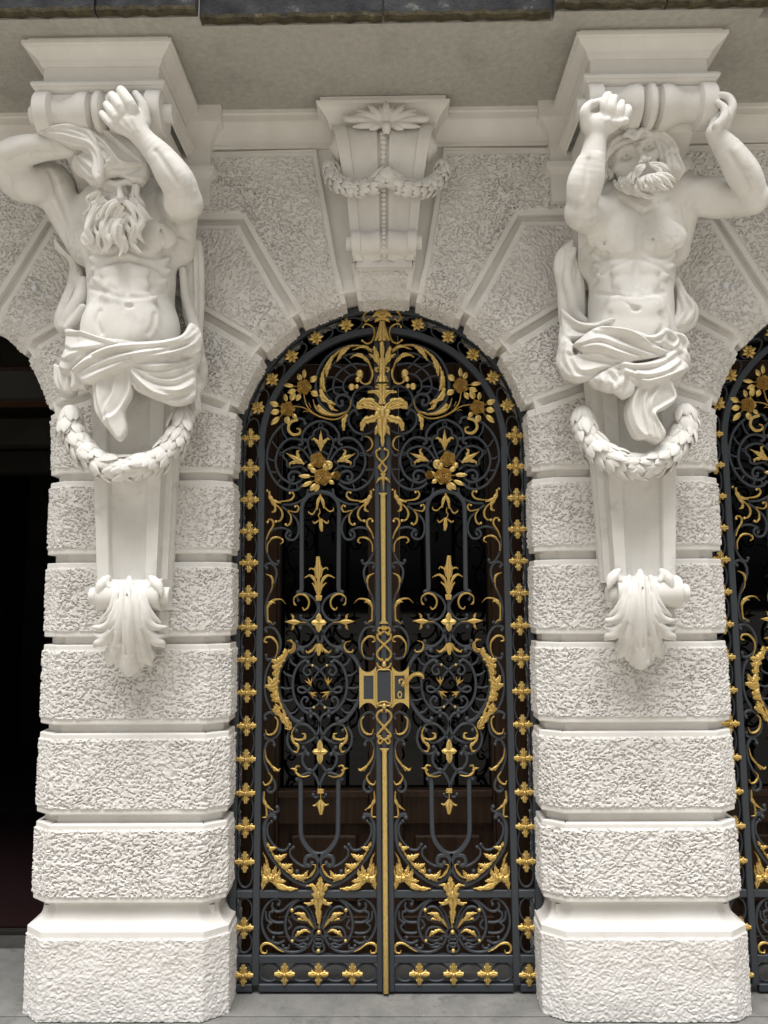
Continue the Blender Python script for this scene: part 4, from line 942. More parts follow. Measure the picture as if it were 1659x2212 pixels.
# ================================================================ carved stone: signed-distance modelling
class Vol:
    def __init__(s,lo,hi,h):
        s.lo=np.array(lo,float); s.h=h; s.n=np.ceil((np.array(hi)-s.lo)/h).astype(int)+1
        s.F=np.full(s.n,1.,np.float32); s.ax=[(s.lo[k]+h*np.arange(s.n[k])).astype(np.float32) for k in range(3)]
    def sub(s,lo,hi):
        a=np.clip(np.floor((np.array(lo)-s.lo)/s.h).astype(int),0,s.n); b=np.clip(np.ceil((np.array(hi)-s.lo)/s.h).astype(int)+1,0,s.n)
        if (b<=a).any(): return None
        sl=tuple(slice(x,y) for x,y in zip(a,b))
        return sl,(s.ax[0][sl[0]][:,None,None],s.ax[1][sl[1]][None,:,None],s.ax[2][sl[2]][None,None,:])
    def comb(s,sl,d,k,op):
        F=s.F[sl]
        if op>0:
            if k>0: h=np.maximum(k-np.abs(F-d),0)/k; s.F[sl]=np.minimum(F,d)-h*h*k*.25
            else: s.F[sl]=np.minimum(F,d)
        else:
            d=-d
            if k>0: h=np.maximum(k-np.abs(F-d),0)/k; s.F[sl]=np.maximum(F,d)+h*h*k*.25
            else: s.F[sl]=np.maximum(F,d)
    def ell(s,c,r,k=.02,ang=0.,tilt=0.,op=1):
        c=np.array(c,float); R_=max(r); pad=k+2*s.h; g=s.sub(c-R_-pad,c+R_+pad)
        if g is None: return
        sl,(x,y,z)=g; x=x-c[0];y=y-c[1];z=z-c[2]
        ca,sa=math.cos(ang),math.sin(ang); x,z=(x*ca+z*sa),(-x*sa+z*ca)
        ct,st=math.cos(tilt),math.sin(tilt); y,z=(y*ct+z*st),(-y*st+z*ct)
        k0=np.sqrt((x/r[0])**2+(y/r[1])**2+(z/r[2])**2)+1e-6; k1=np.sqrt((x/r[0]**2)**2+(y/r[1]**2)**2+(z/r[2]**2)**2)+1e-6
        s.comb(sl,(k0*(k0-1)/k1).astype(np.float32),k,op)
    def chain(s,P,r,k=.012,op=1,sm=4,flat=1.,dia=0):
        P=np.array(P,float); r=np.array([r]*len(P) if np.isscalar(r) else r,float)
        if len(r)!=len(P): r=np.interp(np.linspace(0,1,len(P)),np.linspace(0,1,len(r)),r)
        if sm and len(P)>2:
            Q=np.concatenate([P,r[:,None]],1); Q=spl4(Q,sm); P,r=Q[:,:3],np.maximum(Q[:,3],.0008)
        pad=r.max()*(1.8 if dia else 1)/min(flat,1)+k+2*s.h; g=s.sub(P.min(0)-pad,P.max(0)+pad)
        if g is None: return
        sl,_=g; D=np.full(s.F[sl].shape,1.,np.float32); off=[q.start for q in sl]
        for a,b,ra,rb in zip(P[:-1],P[1:],r[:-1],r[1:]):
            pd=max(ra,rb)*(1.8 if dia else 1)/min(flat,1)+k+2*s.h; gg=s.sub(np.minimum(a,b)-pd,np.maximum(a,b)+pd)
            if gg is None: continue
            s2,(x,y,z)=gg; s3=tuple(slice(q.start-o,q.stop-o) for q,o in zip(s2,off))
            ab=b-a; L2=float(ab@ab)+1e-12
            x=x-a[0];y=(y-a[1]);z=z-a[2]
            t=np.clip((x*ab[0]+y*ab[1]+z*ab[2])/L2,0,1)
            if dia:
                a_=np.sqrt((x-t*ab[0])**2+(z-t*ab[2])**2+1e-9); b_=np.abs(y-t*ab[1])
                d=(.60*a_+.90*b_-(ra+(rb-ra)*t))*.85
            else: d=np.sqrt((x-t*ab[0])**2+((y-t*ab[1])/flat)**2+(z-t*ab[2])**2)-(ra+(rb-ra)*t)
            D[s3]=np.minimum(D[s3],d.astype(np.float32))
        s.comb(sl,D,k,op)
    def front(s):
        m=s.F<0; i=m.argmax(1); has=m.any(1); return np.where(has,s.ax[1][i],9.).astype(np.float32)
    def under(s,v):
        """remember the front of another volume so that cloth can lie on it"""
        f=v.front(); ix=np.clip(np.round((s.ax[0]-v.lo[0])/v.h).astype(int),0,v.n[0]-1); iz=np.clip(np.round((s.ax[2]-v.lo[2])/v.h).astype(int),0,v.n[2]-1)
        o=f[np.ix_(ix,iz)]; bad=(s.ax[2]<v.lo[2])|(s.ax[2]>v.lo[2]+v.h*v.n[2]); o[:,bad]=9.; s.base=o
    @staticmethod
    def blur(A,n,it):
        for _ in range(it):
            for ax in(0,1):
                P=np.pad(A,[(n,n) if k==ax else (0,0) for k in(0,1)],mode='edge'); c=np.cumsum(P,axis=ax); c=np.concatenate([np.zeros_like(np.take(c,[0],ax)),c],ax)
                L=A.shape[ax]; A=(np.take(c,range(2*n+1,2*n+1+L),ax)-np.take(c,range(0,L),ax))/(2*n+1)
        return A
    def layer(s,t,poly,Yb,folds,wrap=None,thick=.03,rnd=.012,k=.004,A=.016,wu=44,wl=15,on=True):
        """a sheet of cloth: outline, depth, and folds with a gentle upper and a steep lower flank"""
        X,Zz=np.meshgrid(s.ax[0],s.ax[2],indexing='ij'); c_,s_=math.cos(YAW),math.sin(YAW);cp,sp=math.cos(PIT),math.sin(PIT);cr,sr=math.cos(ROL),math.sin(ROL)
        dx=X-CX; dy=Yb+CD; dz=Zz-CH; a=dx*c_-dy*s_; b=dx*s_+dy*c_; fw=b*cp+dz*sp; up=-b*sp+dz*cp; u=FOC*a/fw; v=-FOC*up/fw
        px=829.5+u*cr+v*sr; py=1106-u*sr+v*cr; ox,oy=TZ[t]; px=(px*1.8228-ox)/.6028; py=(py*1.8228-oy)/.6028
        m=.6028/1.8228*(CD+Yb)/FOC*1.01
        P=spl4(np.array(list(poly)+[poly[0]],float),3)[:-1]; Q=np.stack([px.ravel(),py.ravel()],1)
        bb=(Q[:,0]>P[:,0].min()-40)&(Q[:,0]<P[:,0].max()+40)&(Q[:,1]>P[:,1].min()-40)&(Q[:,1]<P[:,1].max()+40)
        q=Q[bb]; best=np.full(len(q),1e9); ins=np.zeros(len(q),bool); n=len(P)
        for i in range(n):
            p0,p1=P[i],P[(i+1)%n]; ab=p1-p0; tt=np.clip(((q-p0)@ab)/(ab@ab+1e-9),0,1); best=np.minimum(best,np.linalg.norm(q-(p0+tt[:,None]*ab),axis=1))
            cnd=((p0[1]>q[:,1])!=(p1[1]>q[:,1])); xi=p0[0]+(q[:,1]-p0[1])*(p1[0]-p0[0])/(p1[1]-p0[1]+1e-9); ins^=cnd&(q[:,0]<xi)
        sd=np.where(ins,-best,best)*m
        H=np.zeros(len(q))
        for f in folds:
            Fp=spl4(np.array(f,float),5); seg=np.r_[0,np.cumsum(np.linalg.norm(np.diff(Fp,axis=0),axis=1))]; bd=np.full(len(q),1e9); bs=np.zeros(len(q)); bt=np.zeros(len(q))
            for i in range(len(Fp)-1):
                p0,p1=Fp[i],Fp[i+1]; ab=p1-p0; L2=ab@ab+1e-9; tr=((q-p0)@ab)/L2; tt=np.clip(tr,0,1); dd=np.linalg.norm(q-(p0+tt[:,None]*ab),axis=1)
                sg=np.sign(ab[0]*(q[:,1]-p0[1])-ab[1]*(q[:,0]-p0[0])); w=dd<bd; bd=np.where(w,dd,bd); bs=np.where(w,sg,bs); bt=np.where(w,(seg[i]+tt*(seg[i+1]-seg[i]))/seg[-1],bt)
            low=bs>0; pr=np.where(low,np.clip(1-bd/wl,0,1)**1.3,np.exp(-bd/wu)*(1-.0*bd)); env=np.sin(math.pi*np.clip(.08+.84*bt,0,1))**.5
            H=H+A*env*pr-np.where(low,A*.35*env*np.exp(-((bd-wl*1.2)/(wl*.8))**2),0)
        Y=Yb-H
        if wrap: Y=Y+wrap[2]*((q[:,0]-wrap[0])/wrap[1])**2
        if on and getattr(s,'base',None) is not None:
            fr=np.minimum(s.base,s.front()); flat=np.full(X.size,Yb+.02); flat[bb]=Y+H
            fr=s.blur(np.minimum(fr,flat.reshape(X.shape)+.0),4,2); Y=np.minimum(Y+H,fr.ravel()[bb]-.011)-H
        e=np.clip(rnd+sd,0,rnd); Y=Y+rnd-np.sqrt(np.maximum(rnd**2-e**2,0))
        Y2=np.full(X.size,Yb,np.float32); Y2[bb]=Y; Y=s.blur(Y2.reshape(X.shape),1,1).ravel()[bb]
        Yf=np.full(X.size,9.,np.float32); Sf=np.full(X.size,1.,np.float32); Yf[bb]=Y; Sf[bb]=sd; Yf=Yf.reshape(X.shape); Sf=Sf.reshape(X.shape)
        ix=np.nonzero(bb.reshape(X.shape).any(1))[0]; iz=np.nonzero(bb.reshape(X.shape).any(0))[0]
        if len(ix)==0: return
        sl=(slice(ix[0],ix[-1]+1),slice(None),slice(iz[0],iz[-1]+1)); y=s.ax[1][None,:,None]; yf=Yf[sl[0],sl[2]][:,None,:]; sf=Sf[sl[0],sl[2]][:,None,:]
        d=np.maximum(np.maximum((yf-y)*.72,(y-yf-thick)*.72),sf); s.comb(sl,d.astype(np.float32),k,1)
    def snap(s,t,x,y,dep=0.):
        a=Z(t,x,y,-.9);b=Z(t,x,y,-.15); T_=np.linspace(0,1,420); P=a+(b-a)*T_[:,None]
        I_=np.round((P-s.lo)/s.h).astype(int); ok=((I_>=0)&(I_<s.n)).all(1); I_=np.clip(I_,0,s.n-1)
        f=np.where(ok,s.F[I_[:,0],I_[:,1],I_[:,2]],1.); w=np.nonzero(f<0)[0]
        if len(w)==0: return Z(t,x,y,-.35)
        i=w[0]; y0=P[i,1]
        if i>0 and f[i-1]<1: y0=P[i-1,1]+(P[i,1]-P[i-1,1])*f[i-1]/(f[i-1]-f[i]+1e-9)
        return Z(t,x,y,y0+dep)
    def snapw(s,p,dep=0.):
        i=int(round((p[0]-s.lo[0])/s.h)); k=int(round((p[2]-s.lo[2])/s.h))
        if not(0<=i<s.n[0] and 0<=k<s.n[2]): return None
        w=np.nonzero(s.F[i,:,k]<0)[0]
        if len(w)==0: return None
        y=s.ax[1][w[0]]
        if abs(y-p[1])>.06: return None
        return np.array([p[0],y+dep,p[2]])
    def cut(s,axis,val,keep='lo'):
        c=[None]*3; shp=[1,1,1]; shp[axis]=s.n[axis]; v=s.ax[axis].reshape(shp)
        d=(v-val) if keep=='lo' else (val-v); s.F=np.maximum(s.F,d.astype(np.float32))
    def mesh(s,it=1):
        F=s.F; sg=F<0; n=F.shape
        act=np.zeros(tuple(q-1 for q in n),bool); c0=None
        cnt=np.zeros(act.shape,np.uint8)
        for i in(0,1):
            for j in(0,1):
                for k in(0,1): cnt+=sg[i:n[0]-1+i,j:n[1]-1+j,k:n[2]-1+k]
        act=(cnt>0)&(cnt<8); idx=np.argwhere(act); vid=np.full(act.shape,-1,np.int32); vid[act]=np.arange(len(idx))
        cor=[(i,j,k) for i in(0,1) for j in(0,1) for k in(0,1)]; val=np.stack([F[idx[:,0]+a,idx[:,1]+b,idx[:,2]+c] for a,b,c in cor],1)
        acc=np.zeros((len(idx),3)); w=np.zeros(len(idx))
        for a in range(8):
            for b in range(a+1,8):
                d=np.array(cor[b])-np.array(cor[a])
                if np.abs(d).sum()!=1: continue
                m=(val[:,a]<0)!=(val[:,b]<0); t=np.clip(val[:,a]/(val[:,a]-val[:,b]+1e-12),0,1)
                acc+=np.where(m[:,None],np.array(cor[a])+t[:,None]*d,0); w+=m
        V=s.lo+(idx+acc/w[:,None])*s.h; faces=[]
        for ax_ in range(3):
            o1,o2=[(1,2),(2,0),(0,1)][ax_]
            A=[slice(None)]*3;B=[slice(None)]*3; A[ax_]=slice(0,-1);B[ax_]=slice(1,None)
            for q in(o1,o2): A[q]=slice(1,-1);B[q]=slice(1,-1)
            a=sg[tuple(A)];b=sg[tuple(B)]; E=np.argwhere(a!=b); fl=a[tuple(E.T)]
            E=E+np.array([0 if q==ax_ else 1 for q in range(3)])
            def cell(d1,d2):
                e=E.copy(); e[:,o1]-=d1; e[:,o2]-=d2; return vid[tuple(e.T)]
            q=np.stack([cell(1,1),cell(0,1),cell(0,0),cell(1,0)],1); q[~fl]=q[~fl][:,::-1]; faces.append(q)
        Fc=np.concatenate(faces); Fc=Fc[(Fc>=0).all(1)]
        return V,Fc
    def build(s,name,mat,parent,keep_big=False):
        V,Fc=s.mesh(); return obj(name,V,Fc,mat,parent,smooth=True)
def spl4(P,n):
    out=[];k=len(P)
    for i in range(k-1):
        b,c=P[i],P[i+1]; a=P[i-1] if i else 2*b-c; d=P[i+2] if i+2<k else 2*c-b
        for j in range(n):
            t=j/n; out.append(.5*((2*b)+(-a+c)*t+(2*a-5*b+4*c-d)*t*t+(-a+3*b-3*c+d)*t**3))
    out.append(P[-1]); return np.array(out)
TZ={'A':(0,0),'B':(0,900),'C':(100,1800),'P':(2024,0),'Q':(2024,900),'R':(2024,1800),'K':(1000,300)}
def Z(t,x,y,Y):
    ox,oy=TZ[t]; return U((ox+x*.6028)/1.8228,(oy+y*.6028)/1.8228,Y)
def ZL(t,pts,Y=None):
    o=[]
    for p in pts:
        tt=t
        if isinstance(p[0],str): tt=p[0];p=p[1:]
        o.append(Z(tt,p[0],p[1],p[2] if len(p)>2 else Y))
    return o
VS=.0036
def folds(d,FL,fill=1.,cr=1.):
    for P,rr,k in FL:
        rr=np.array(rr); d.chain([p+np.array([0,.026,0]) for p in P],rr*1.12+.006*fill,.020,sm=3)
    for P,rr,k in FL:
        rr=np.array(rr); d.chain([p+np.array([0,.002,0]) for p in P],rr*.80,.010,sm=5,dia=1)
    for P,rr,k in FL:
        rm=float(np.mean(rr)); P=np.array(P); t=np.gradient(P,axis=0); t[:,1]=0; t/=np.linalg.norm(t,axis=1)[:,None]+1e-9
        n=np.stack([t[:,2],0*t[:,0],-t[:,0]],1); n=np.where(n[:,2:3]>0,-n,n)
        Q=[d.snapw(p+q*rm*1.05,.0015) for p,q in zip(P,n)]
        Q=[q for q in Q if q is not None]
        if len(Q)>3 and cr>0: d.chain(Q,[.0008]+[.0040*cr]*(len(Q)-2)+[.0008],.007,-1,sm=4)
def wrapf(t,P,rr,k,xl,xr):
    rr=list(rr); P=list(P)
    if P[0][2]<-.45:
        if P[0][0]<xl: P=[(P[0][0]-6,P[0][1]-10,P[0][2]+.13)]+P; rr=[rr[0]]+rr
        if P[-1][0]<xl: P=P+[(P[-1][0]-6,P[-1][1]-5,P[-1][2]+.13)]; rr=rr+[rr[-1]]
        if P[-1][0]>xr and P[-1][1]>560: P=P+[(P[-1][0]+8,P[-1][1]-25,P[-1][2]+.14)]; rr=rr+[rr[-1]]
    return [Z(t,*q) for q in P],rr,k
def torso(v,t,cx0,ys,Yc,W_):
    """ys: survey rows for chest, ribs, waist, belly, hip; W_: half widths"""
    for (x,y),w_,dp,hh in zip([(a,b) for a,b in zip(cx0,ys)],W_,(.125,.12,.108,.112,.125),(.15,.12,.11,.10,.10)):
        v.ell(Z(t,x,y,Yc),(w_,dp,hh),.05)
# ---------------------------------------------------------------- statue with the covered head, left
def statue_a():
    r=empty('statue',(-.97,-.35,2.45),'muscular bearded stone statue with bowed head hidden under a cloth, carrying the left console','statue','stone giants carrying the consoles')
    v=Vol((-1.62,-.84,2.52),(-.66,-.22,3.55),VS); Y0=-.40
    # trunk
    v.ell(Z('B',840,-60,Y0),(.185,.118,.20),.05); v.ell(Z('B',850,130,Y0-.005),(.192,.128,.15),.05)
    v.ell(Z('B',860,300,Y0),(.170,.120,.13),.05); v.ell(Z('B',860,430,Y0+.005),(.168,.113,.15),.05)
    v.ell(Z('B',852,590,Y0-.002),(.173,.121,.15),.05); v.ell(Z('B',850,760,Y0),(.188,.135,.11),.05)
    v.ell(Z('A',800,1380,Y0+.01),(.19,.105,.12),.05)
    # shoulders, lats
    for a,b,ra,rb,k in((('A',350,1240,-.40),('B',560,150,-.37),.075,.060,.05),(('A',1180,1360,-.41),('B',1180,150,-.38),.070,.055,.05)):
        v.chain([Z(*a),Z(*b)],[ra,rb],k)
    v.ell(Z('A',330,1200,-.42),(.085,.075,.085),.04)
    v.ell(Z('A',1160,1330,-.44),(.070,.07,.075),.04)
    # image-left arm, elbow out of the frame
    v.chain([Z('A',330,1220,-.43),Z('A',180,1190,-.48),Z('A',-20,1090,-.54)],[.070,.069,.056],.03)
    v.ell(Z('A',150,1215,-.49),(.10,.055,.062),.03,ang=-.35)
    v.chain([Z('A',-25,1070,-.54),Z('A',110,1000,-.57),Z('A',260,965,-.585),Z('A',430,960,-.58),Z('A',560,960,-.56)],[.056,.058,.050,.040,.034],.018)
    v.ell(Z('A',-30,1090,-.55),(.052,.05,.052),.02)
    v.chain([v.snap('A',*q,.014) for q in((60,1000),(200,950),(330,950))],[.012,.020,.010],.03); v.chain([v.snap('A',*q,.001) for q in((40,1060),(170,1010),(330,1000))],[.002,.004,.002],.016,-1)
    # image-right arm
    v.chain([Z('A',1150,1360,-.45),Z('A',1190,1350,-.54),Z('A',1220,1330,-.60)],[.066,.062,.056],.03)
    v.chain([Z('A',1225,1330,-.62),Z('A',1170,1190,-.655),Z('A',1060,1040,-.685),Z('A',960,930,-.705),Z('A',905,870,-.715)],[.053,.061,.053,.040,.033],.018)
    v.ell(Z('A',1255,1325,-.62),(.035,.04,.042),.02); v.ell(Z('A',1170,1330,-.615),(.058,.05,.055),.025)
    v.chain([v.snap('A',*q,.016) for q in((1120,1060),(1180,1160),(1235,1250))],[.012,.024,.014],.03)
    v.chain([v.snap('A',*q,.016) for q in((1010,1040),(1060,1150),(1110,1260))],[.012,.023,.014],.03)
    v.chain([v.snap('A',*q,.001) for q in((1020,985),(1090,1090),(1160,1200))],[.002,.0045,.002],.016,-1)
    # hand closed over the cushion
    v.ell(Z('A',860,795,-.722),(.052,.028,.060),.018,ang=.45); v.ell(Z('A',800,800,-.720),(.042,.026,.046),.018,ang=.5); v.chain([Z('A',915,880,-.712),Z('A',870,820,-.722)],[.035,.040],.02)
    for pts,rr in(([(885,750,-.735),(850,680,-.760),(797,600,-.745),(790,592,-.70)],(.020,.0215,.0185,.015)),([(822,755,-.735),(785,700,-.757),(738,632,-.742),(730,622,-.70)],(.0185,.0190,.0165,.013)),([(785,790,-.732),(742,745,-.750),(703,692,-.735),(695,684,-.70)],(.0175,.0178,.0155,.012)),([(762,830,-.725),(715,795,-.738),(674,750,-.722),(668,744,-.69)],(.0160,.0160,.0138,.012)),([(950,800,-.712),(938,700,-.722),(892,622,-.715),(886,614,-.69)],(.020,.0190,.0145,.012))):
        v.chain(ZL('A',pts),rr,.005)
    for x,y in((860,728),(800,738),(756,768),(730,812)): v.ell(v.snap('A',x,y,.006),(.013,.012,.013),.010)
    for a_,b_ in(((865,770),(900,850)),((815,775),(870,850)),((780,805),(850,860))): v.chain([v.snap('A',*a_,.002),v.snap('A',*b_,.002)],[.004,.003],.008)
    # neck and head, chin on the chest
    v.chain([Z('A',790,1400,-.42),Z('A',770,1230,-.45)],[.085,.07],.03)
    v.ell(Z('A',765,1170,-.475),(.082,.095,.100),.02); v.ell(Z('A',775,1260,-.535),(.062,.055,.060),.02)
    # face
    v.chain(ZL('A',[(640,1215,-.575),(700,1190,-.588),(765,1205,-.592),(830,1190,-.588),(890,1210,-.575)]),.012,.010)
    for x in(710,860): v.ell(v.snap('A',x,1238,.0),(.024,.014,.013),.008,op=-1); v.ell(v.snap('A',x,1238,.009),(.014,.013,.010),.003)
    v.chain(ZL('A',[(780,1210,-.590),(785,1260,-.606),(790,1298,-.622)]),[.009,.011,.014],.008)
    for x in(760,818): v.ell(Z('A',x,1302,-.605),(.010,.010,.008),.006)
    for x in(670,880): v.ell(Z('A',x,1285,-.575),(.024,.016,.018),.015)
    # chest and belly relief
    SN=lambda t,pts,dep=0.:[v.snap(t,x,y,dep) for x,y in pts]
    for x,y,a in((670,50,.25),(1010,50,-.2)): v.ell(v.snap('B',x,y,.009),(.088,.028,.058),.022,ang=a)
    for x,y,w_ in((720,285,.040),(905,285,.042),(730,375,.036),(910,375,.038)): v.ell(v.snap('B',x,y,.008),(w_,.018,.033),.014)
    for x,y,a in((630,215,-.5),(635,290,-.5),(655,350,-.5),(1065,215,.5),(1070,290,.5),(1050,355,.5)): v.ell(v.snap('B',x,y,.008),(.034,.014,.013),.014,ang=a)
    v.ell(v.snap('B',845,590,.022),(.110,.034,.085),.05); v.ell(v.snap('B',740,455,.011),(.05,.014,.016),.022,ang=-.25); v.ell(v.snap('B',950,460,.011),(.05,.014,.016),.022,ang=.15)
    v.ell(v.snap('B',620,640,.034),(.05,.04,.08),.05); v.ell(v.snap('B',1085,650,.034),(.05,.04,.08),.05)
    G=lambda t,pts,r_=.0055,k=.018,dep=.001:v.chain(SN(t,pts,dep),[r_*.4,r_,r_,r_*.4],k,-1)
    G('B',[(540,70),(600,140),(680,165),(740,158),(790,125)],.006,.016); G('B',[(830,130),(900,165),(1010,180),(1090,160),(1150,90)],.006,.016)
    G('B',[(805,-80),(800,60),(790,150),(800,260),(820,390),(835,450)],.0065,.026,.002)
    G('B',[(570,350),(620,270),(700,228),(800,205),(930,225),(1040,270),(1100,350)],.0045,.018); 
    G('B',[(580,392),(650,405),(740,432),(850,450),(970,440),(1080,415)],.005,.018,.001)
    v.ell(v.snap('B',845,505,.004),(.016,.012,.011),.010,op=-1); v.ell(v.snap('B',845,507,.004),(.006,.006,.006),.003)
    G('B',[(1010,560),(1005,620),(970,680)],.0022,.02); G('B',[(650,540),(630,600),(660,680)],.0022,.022)
    G('A',[(325,1120),(380,1270),(430,1400),(470,1560)],.007,.020,.002); G('A',[(345,1330),(400,1460),(430,1580)],.005,.02)
    G('A',[(1040,1440),(1060,1560),(1070,1640)],.004,.018); G('A',[(1100,1440),(1150,1520),(1230,1560)],.005,.02)
    v.ell(v.snap('A',570,1640,.006),(.006,.008,.006),.006)
    v.build('body',M['statue'],r)
    # beard and hair
    b=Vol((-1.18,-.70,2.84),(-.80,-.42,3.34),.0029)
    b.ell(Z('A',780,1350,-.550),(.055,.040,.055),.01); b.ell(Z('A',750,1470,-.535),(.050,.024,.06),.01)
    strands=[[(720,1330),(660,1370),(620,1440),(620,1500),(650,1560),(620,1630)],[(760,1340),(700,1410),(690,1480),(650,1530),(640,1590),(670,1640)],[(790,1350),(760,1430),(770,1500),(810,1560),(830,1620),(810,1650)],[(820,1350),(810,1440),(840,1500),(880,1570),(870,1640)],[(850,1340),(870,1420),(880,1480),(850,1540),(880,1600),(920,1650)],[(870,1310),(930,1370),(960,1420),(1000,1430)],[(880,1280),(920,1330),(930,1400),(970,1440)],[(690,1320),(620,1330),(590,1390),(540,1400)],[(640,1260),(590,1300),(600,1350),(560,1390)],[(630,1270),(600,1310),(590,1350)],[(735,1440),(700,1520),(720,1580),(690,1650)],[(790,1440),(750,1500),(740,1560),(760,1600)],[(700,1350),(650,1420),(640,1480),(600,1530)],[(890,1220),(880,1290),(900,1350),(950,1400)],[(660,1290),(640,1340),(660,1390),(630,1420)],[(830,1400),(800,1480),(800,1540),(770,1600)],[(640,1340),(600,1420),(570,1500),(600,1570),(560,1600)],[(900,1350),(930,1450),(900,1520),(940,1590)],[(700,1400),(670,1500),(700,1600),(660,1660)],[(860,1420),(890,1500),(860,1580),(900,1650)],[(780,1480),(770,1560),(800,1620),(780,1680)]]
    for i,s in enumerate(strands):
        n=len(s); P=[Z('A',x,y,-.585+.035*(j/(n-1))-.010*((i*7)%3)/2-.008*math.sin(j*2.1+i)) for j,(x,y) in enumerate(s)]
        for jj in range(3):
            o=np.array([(-.009,.0,.009)[jj],(0,-.006,0)[jj],0]); b.chain([p+o*(1-.25*m)+np.array([.003*math.sin(m*2.3+i+jj*2),0,.002*math.cos(m*2+jj)]) for m,p in enumerate(P)],[.008,.0105,.009,.006,.0025],.0022,sm=5)
        Q=[p+np.array([.004*math.sin(j+i),-.0125,.003*math.cos(j)]) for j,p in enumerate(P)]
        b.chain(Q,[.003,.0035,.002],.004,-1)
    # moustache
    for s in([(785,1312),(740,1318),(690,1350),(660,1410),(630,1440)],[(783,1320),(735,1345),(700,1400),(690,1450)],[(797,1312),(840,1325),(890,1365),(925,1420),(960,1440)],[(800,1320),(845,1350),(880,1410),(890,1460)]): b.chain([Z('A',x,y,-.618+.03*j/4) for j,(x,y) in enumerate(s)],[.005,.0095,.009,.006,.0025],.002)
    b.build('beard',M['statue'],r)
    # head cloth
    c=Vol((-1.38,-.78,2.96),(-.74,-.40,3.54),.0030)
    c.ell(Z('A',700,990,-.55),(.105,.075,.060),.03); c.ell(Z('A',600,1080,-.545),(.075,.055,.055),.03); c.ell(Z('A',830,1030,-.56),(.080,.06,.045),.03); c.ell(Z('A',450,880,-.60),(.080,.05,.035),.03,ang=-.1)
    fs=[([(255,862),(350,900),(460,935),(560,950),(640,995),(667,1080),(640,1160),(600,1172)],-.655,(.009,.012,.013,.012)),([(300,842),(430,818),(540,822),(640,900),(740,985),(800,1060),(880,1060),(925,1050)],-.645,(.012,.020,.024,.018)),([(460,815),(600,830),(720,905),(830,965),(905,1020)],-.632,(.014,.020,.012)),([(560,850),(650,940),(735,1000),(730,1080),(690,1125)],-.648,(.012,.018,.014)),([(475,1010),(510,1090),(580,1160),(640,1160)],-.625,(.013,.019,.014)),([(740,1135),(830,1110),(925,1065)],-.640,(.014,.017,.010)),([(800,1140),(850,1180),(925,1172)],-.635,(.012,.014,.005)),([(350,890),(450,880),(540,900),(600,960),(600,1060),(560,1110)],-.642,(.010,.018,.016)),([(680,1140),(700,1100),(760,1090),(850,1075)],-.640,(.010,.015,.010)),([(630,1000),(620,1090),(600,1150)],-.652,(.010,.014,.008)),([(480,1000),(560,1020),(620,1060)],-.615,(.012,.016,.012)),([(880,1080),(930,1090),(950,1130)],-.60,(.014,.02,.012)),([(540,1140),(560,1190),(600,1200)],-.60,(.012,.014,.008))]
    c.layer('A',[(470,1000),(560,1010),(640,1120),(665,1170),(600,1200),(540,1150),(490,1080)],-.60,[[(490,1020),(540,1110),(610,1165)],[(540,1020),(600,1090)]],A=.014,wu=26)
    c.layer('A',[(740,1130),(830,1095),(930,1040),(960,1110),(925,1180),(860,1185),(800,1150)],-.605,[[(770,1140),(850,1115),(935,1070)],[(800,1150),(860,1175),(925,1165)]],A=.014,wu=24,wl=10)
    c.layer('A',[(430,808),(560,800),(640,828),(780,868),(880,925),(935,1045),(900,1080),(800,1122),(700,1142),(655,1170),(575,1150),(505,1080),(470,1005),(560,955),(600,900)],-.622,[[(450,830),(600,880),(720,985),(800,1068),(920,1052)],[(560,812),(700,880),(860,1000),(915,1035)],[(520,900),(640,950),(735,1030),(690,1125)],[(500,1000),(570,1080),(650,1150)],[(640,1000),(650,1070),(600,1150)],[(660,1130),(750,1085),(880,1085)],[(430,860),(560,905),(660,1000),(720,1100)]],(690,300,.05),A=.019,wu=34,wl=13)
    c.layer('A',[(245,860),(300,835),(430,803),(520,810),(600,850),(650,960),(672,1060),(668,1140),(620,1178),(590,1120),(600,1040),(560,965),(450,940),(350,905)],-.652,[[(262,868),(370,880),(480,905),(580,940),(635,1010),(650,1120)],[(330,838),(450,835),(560,860),(640,950)],[(300,850),(430,855),(560,900)]],None,A=.013,wu=26,wl=12)
    c.build('head_cloth',M['statue'],r)
    # drapery
    d=Vol((-1.34,-.68,2.14),(-.64,-.16,3.08),.0034)
    d.ell(Z('B',830,820,-.39),(.205,.150,.060),.03); d.ell(Z('B',640,880,-.42),(.12,.10,.045),.03); d.ell(Z('B',1060,930,-.44),(.105,.085,.065),.03)
    FL=[]; S_=lambda pts,y,rr,k=.012,w=.010:FL.append(wrapf('B',[(a,q,y+w*math.sin(j*1.7+a)) for j,(a,q) in enumerate(pts)],rr,k,430,1215))
    S_([(400,640),(560,690),(700,738),(790,765),(690,800)],-.535,(.016,.021,.021,.012)); S_([(395,720),(470,770),(600,790),(690,800)],-.52,(.013,.020,.014))
    S_([(480,905),(640,822),(800,772),(1000,752),(1180,700),(1240,600)],-.555,(.014,.018,.018,.014)); S_([(470,930),(660,885),(820,825),(1000,800),(1200,742),(1262,660)],-.575,(.018,.024,.022,.014)); S_([(550,980),(700,935),(850,875),(1000,842),(1180,792),(1275,720)],-.568,(.014,.019,.017,.012))
    S_([(365,790),(440,822),(560,802),(650,800)],-.50,(.013,.019,.012)); S_([(350,850),(430,885),(520,842),(640,806)],-.525,(.016,.023,.012)); S_([(348,900),(410,925),(480,890),(540,860)],-.51,(.013,.018,.010))
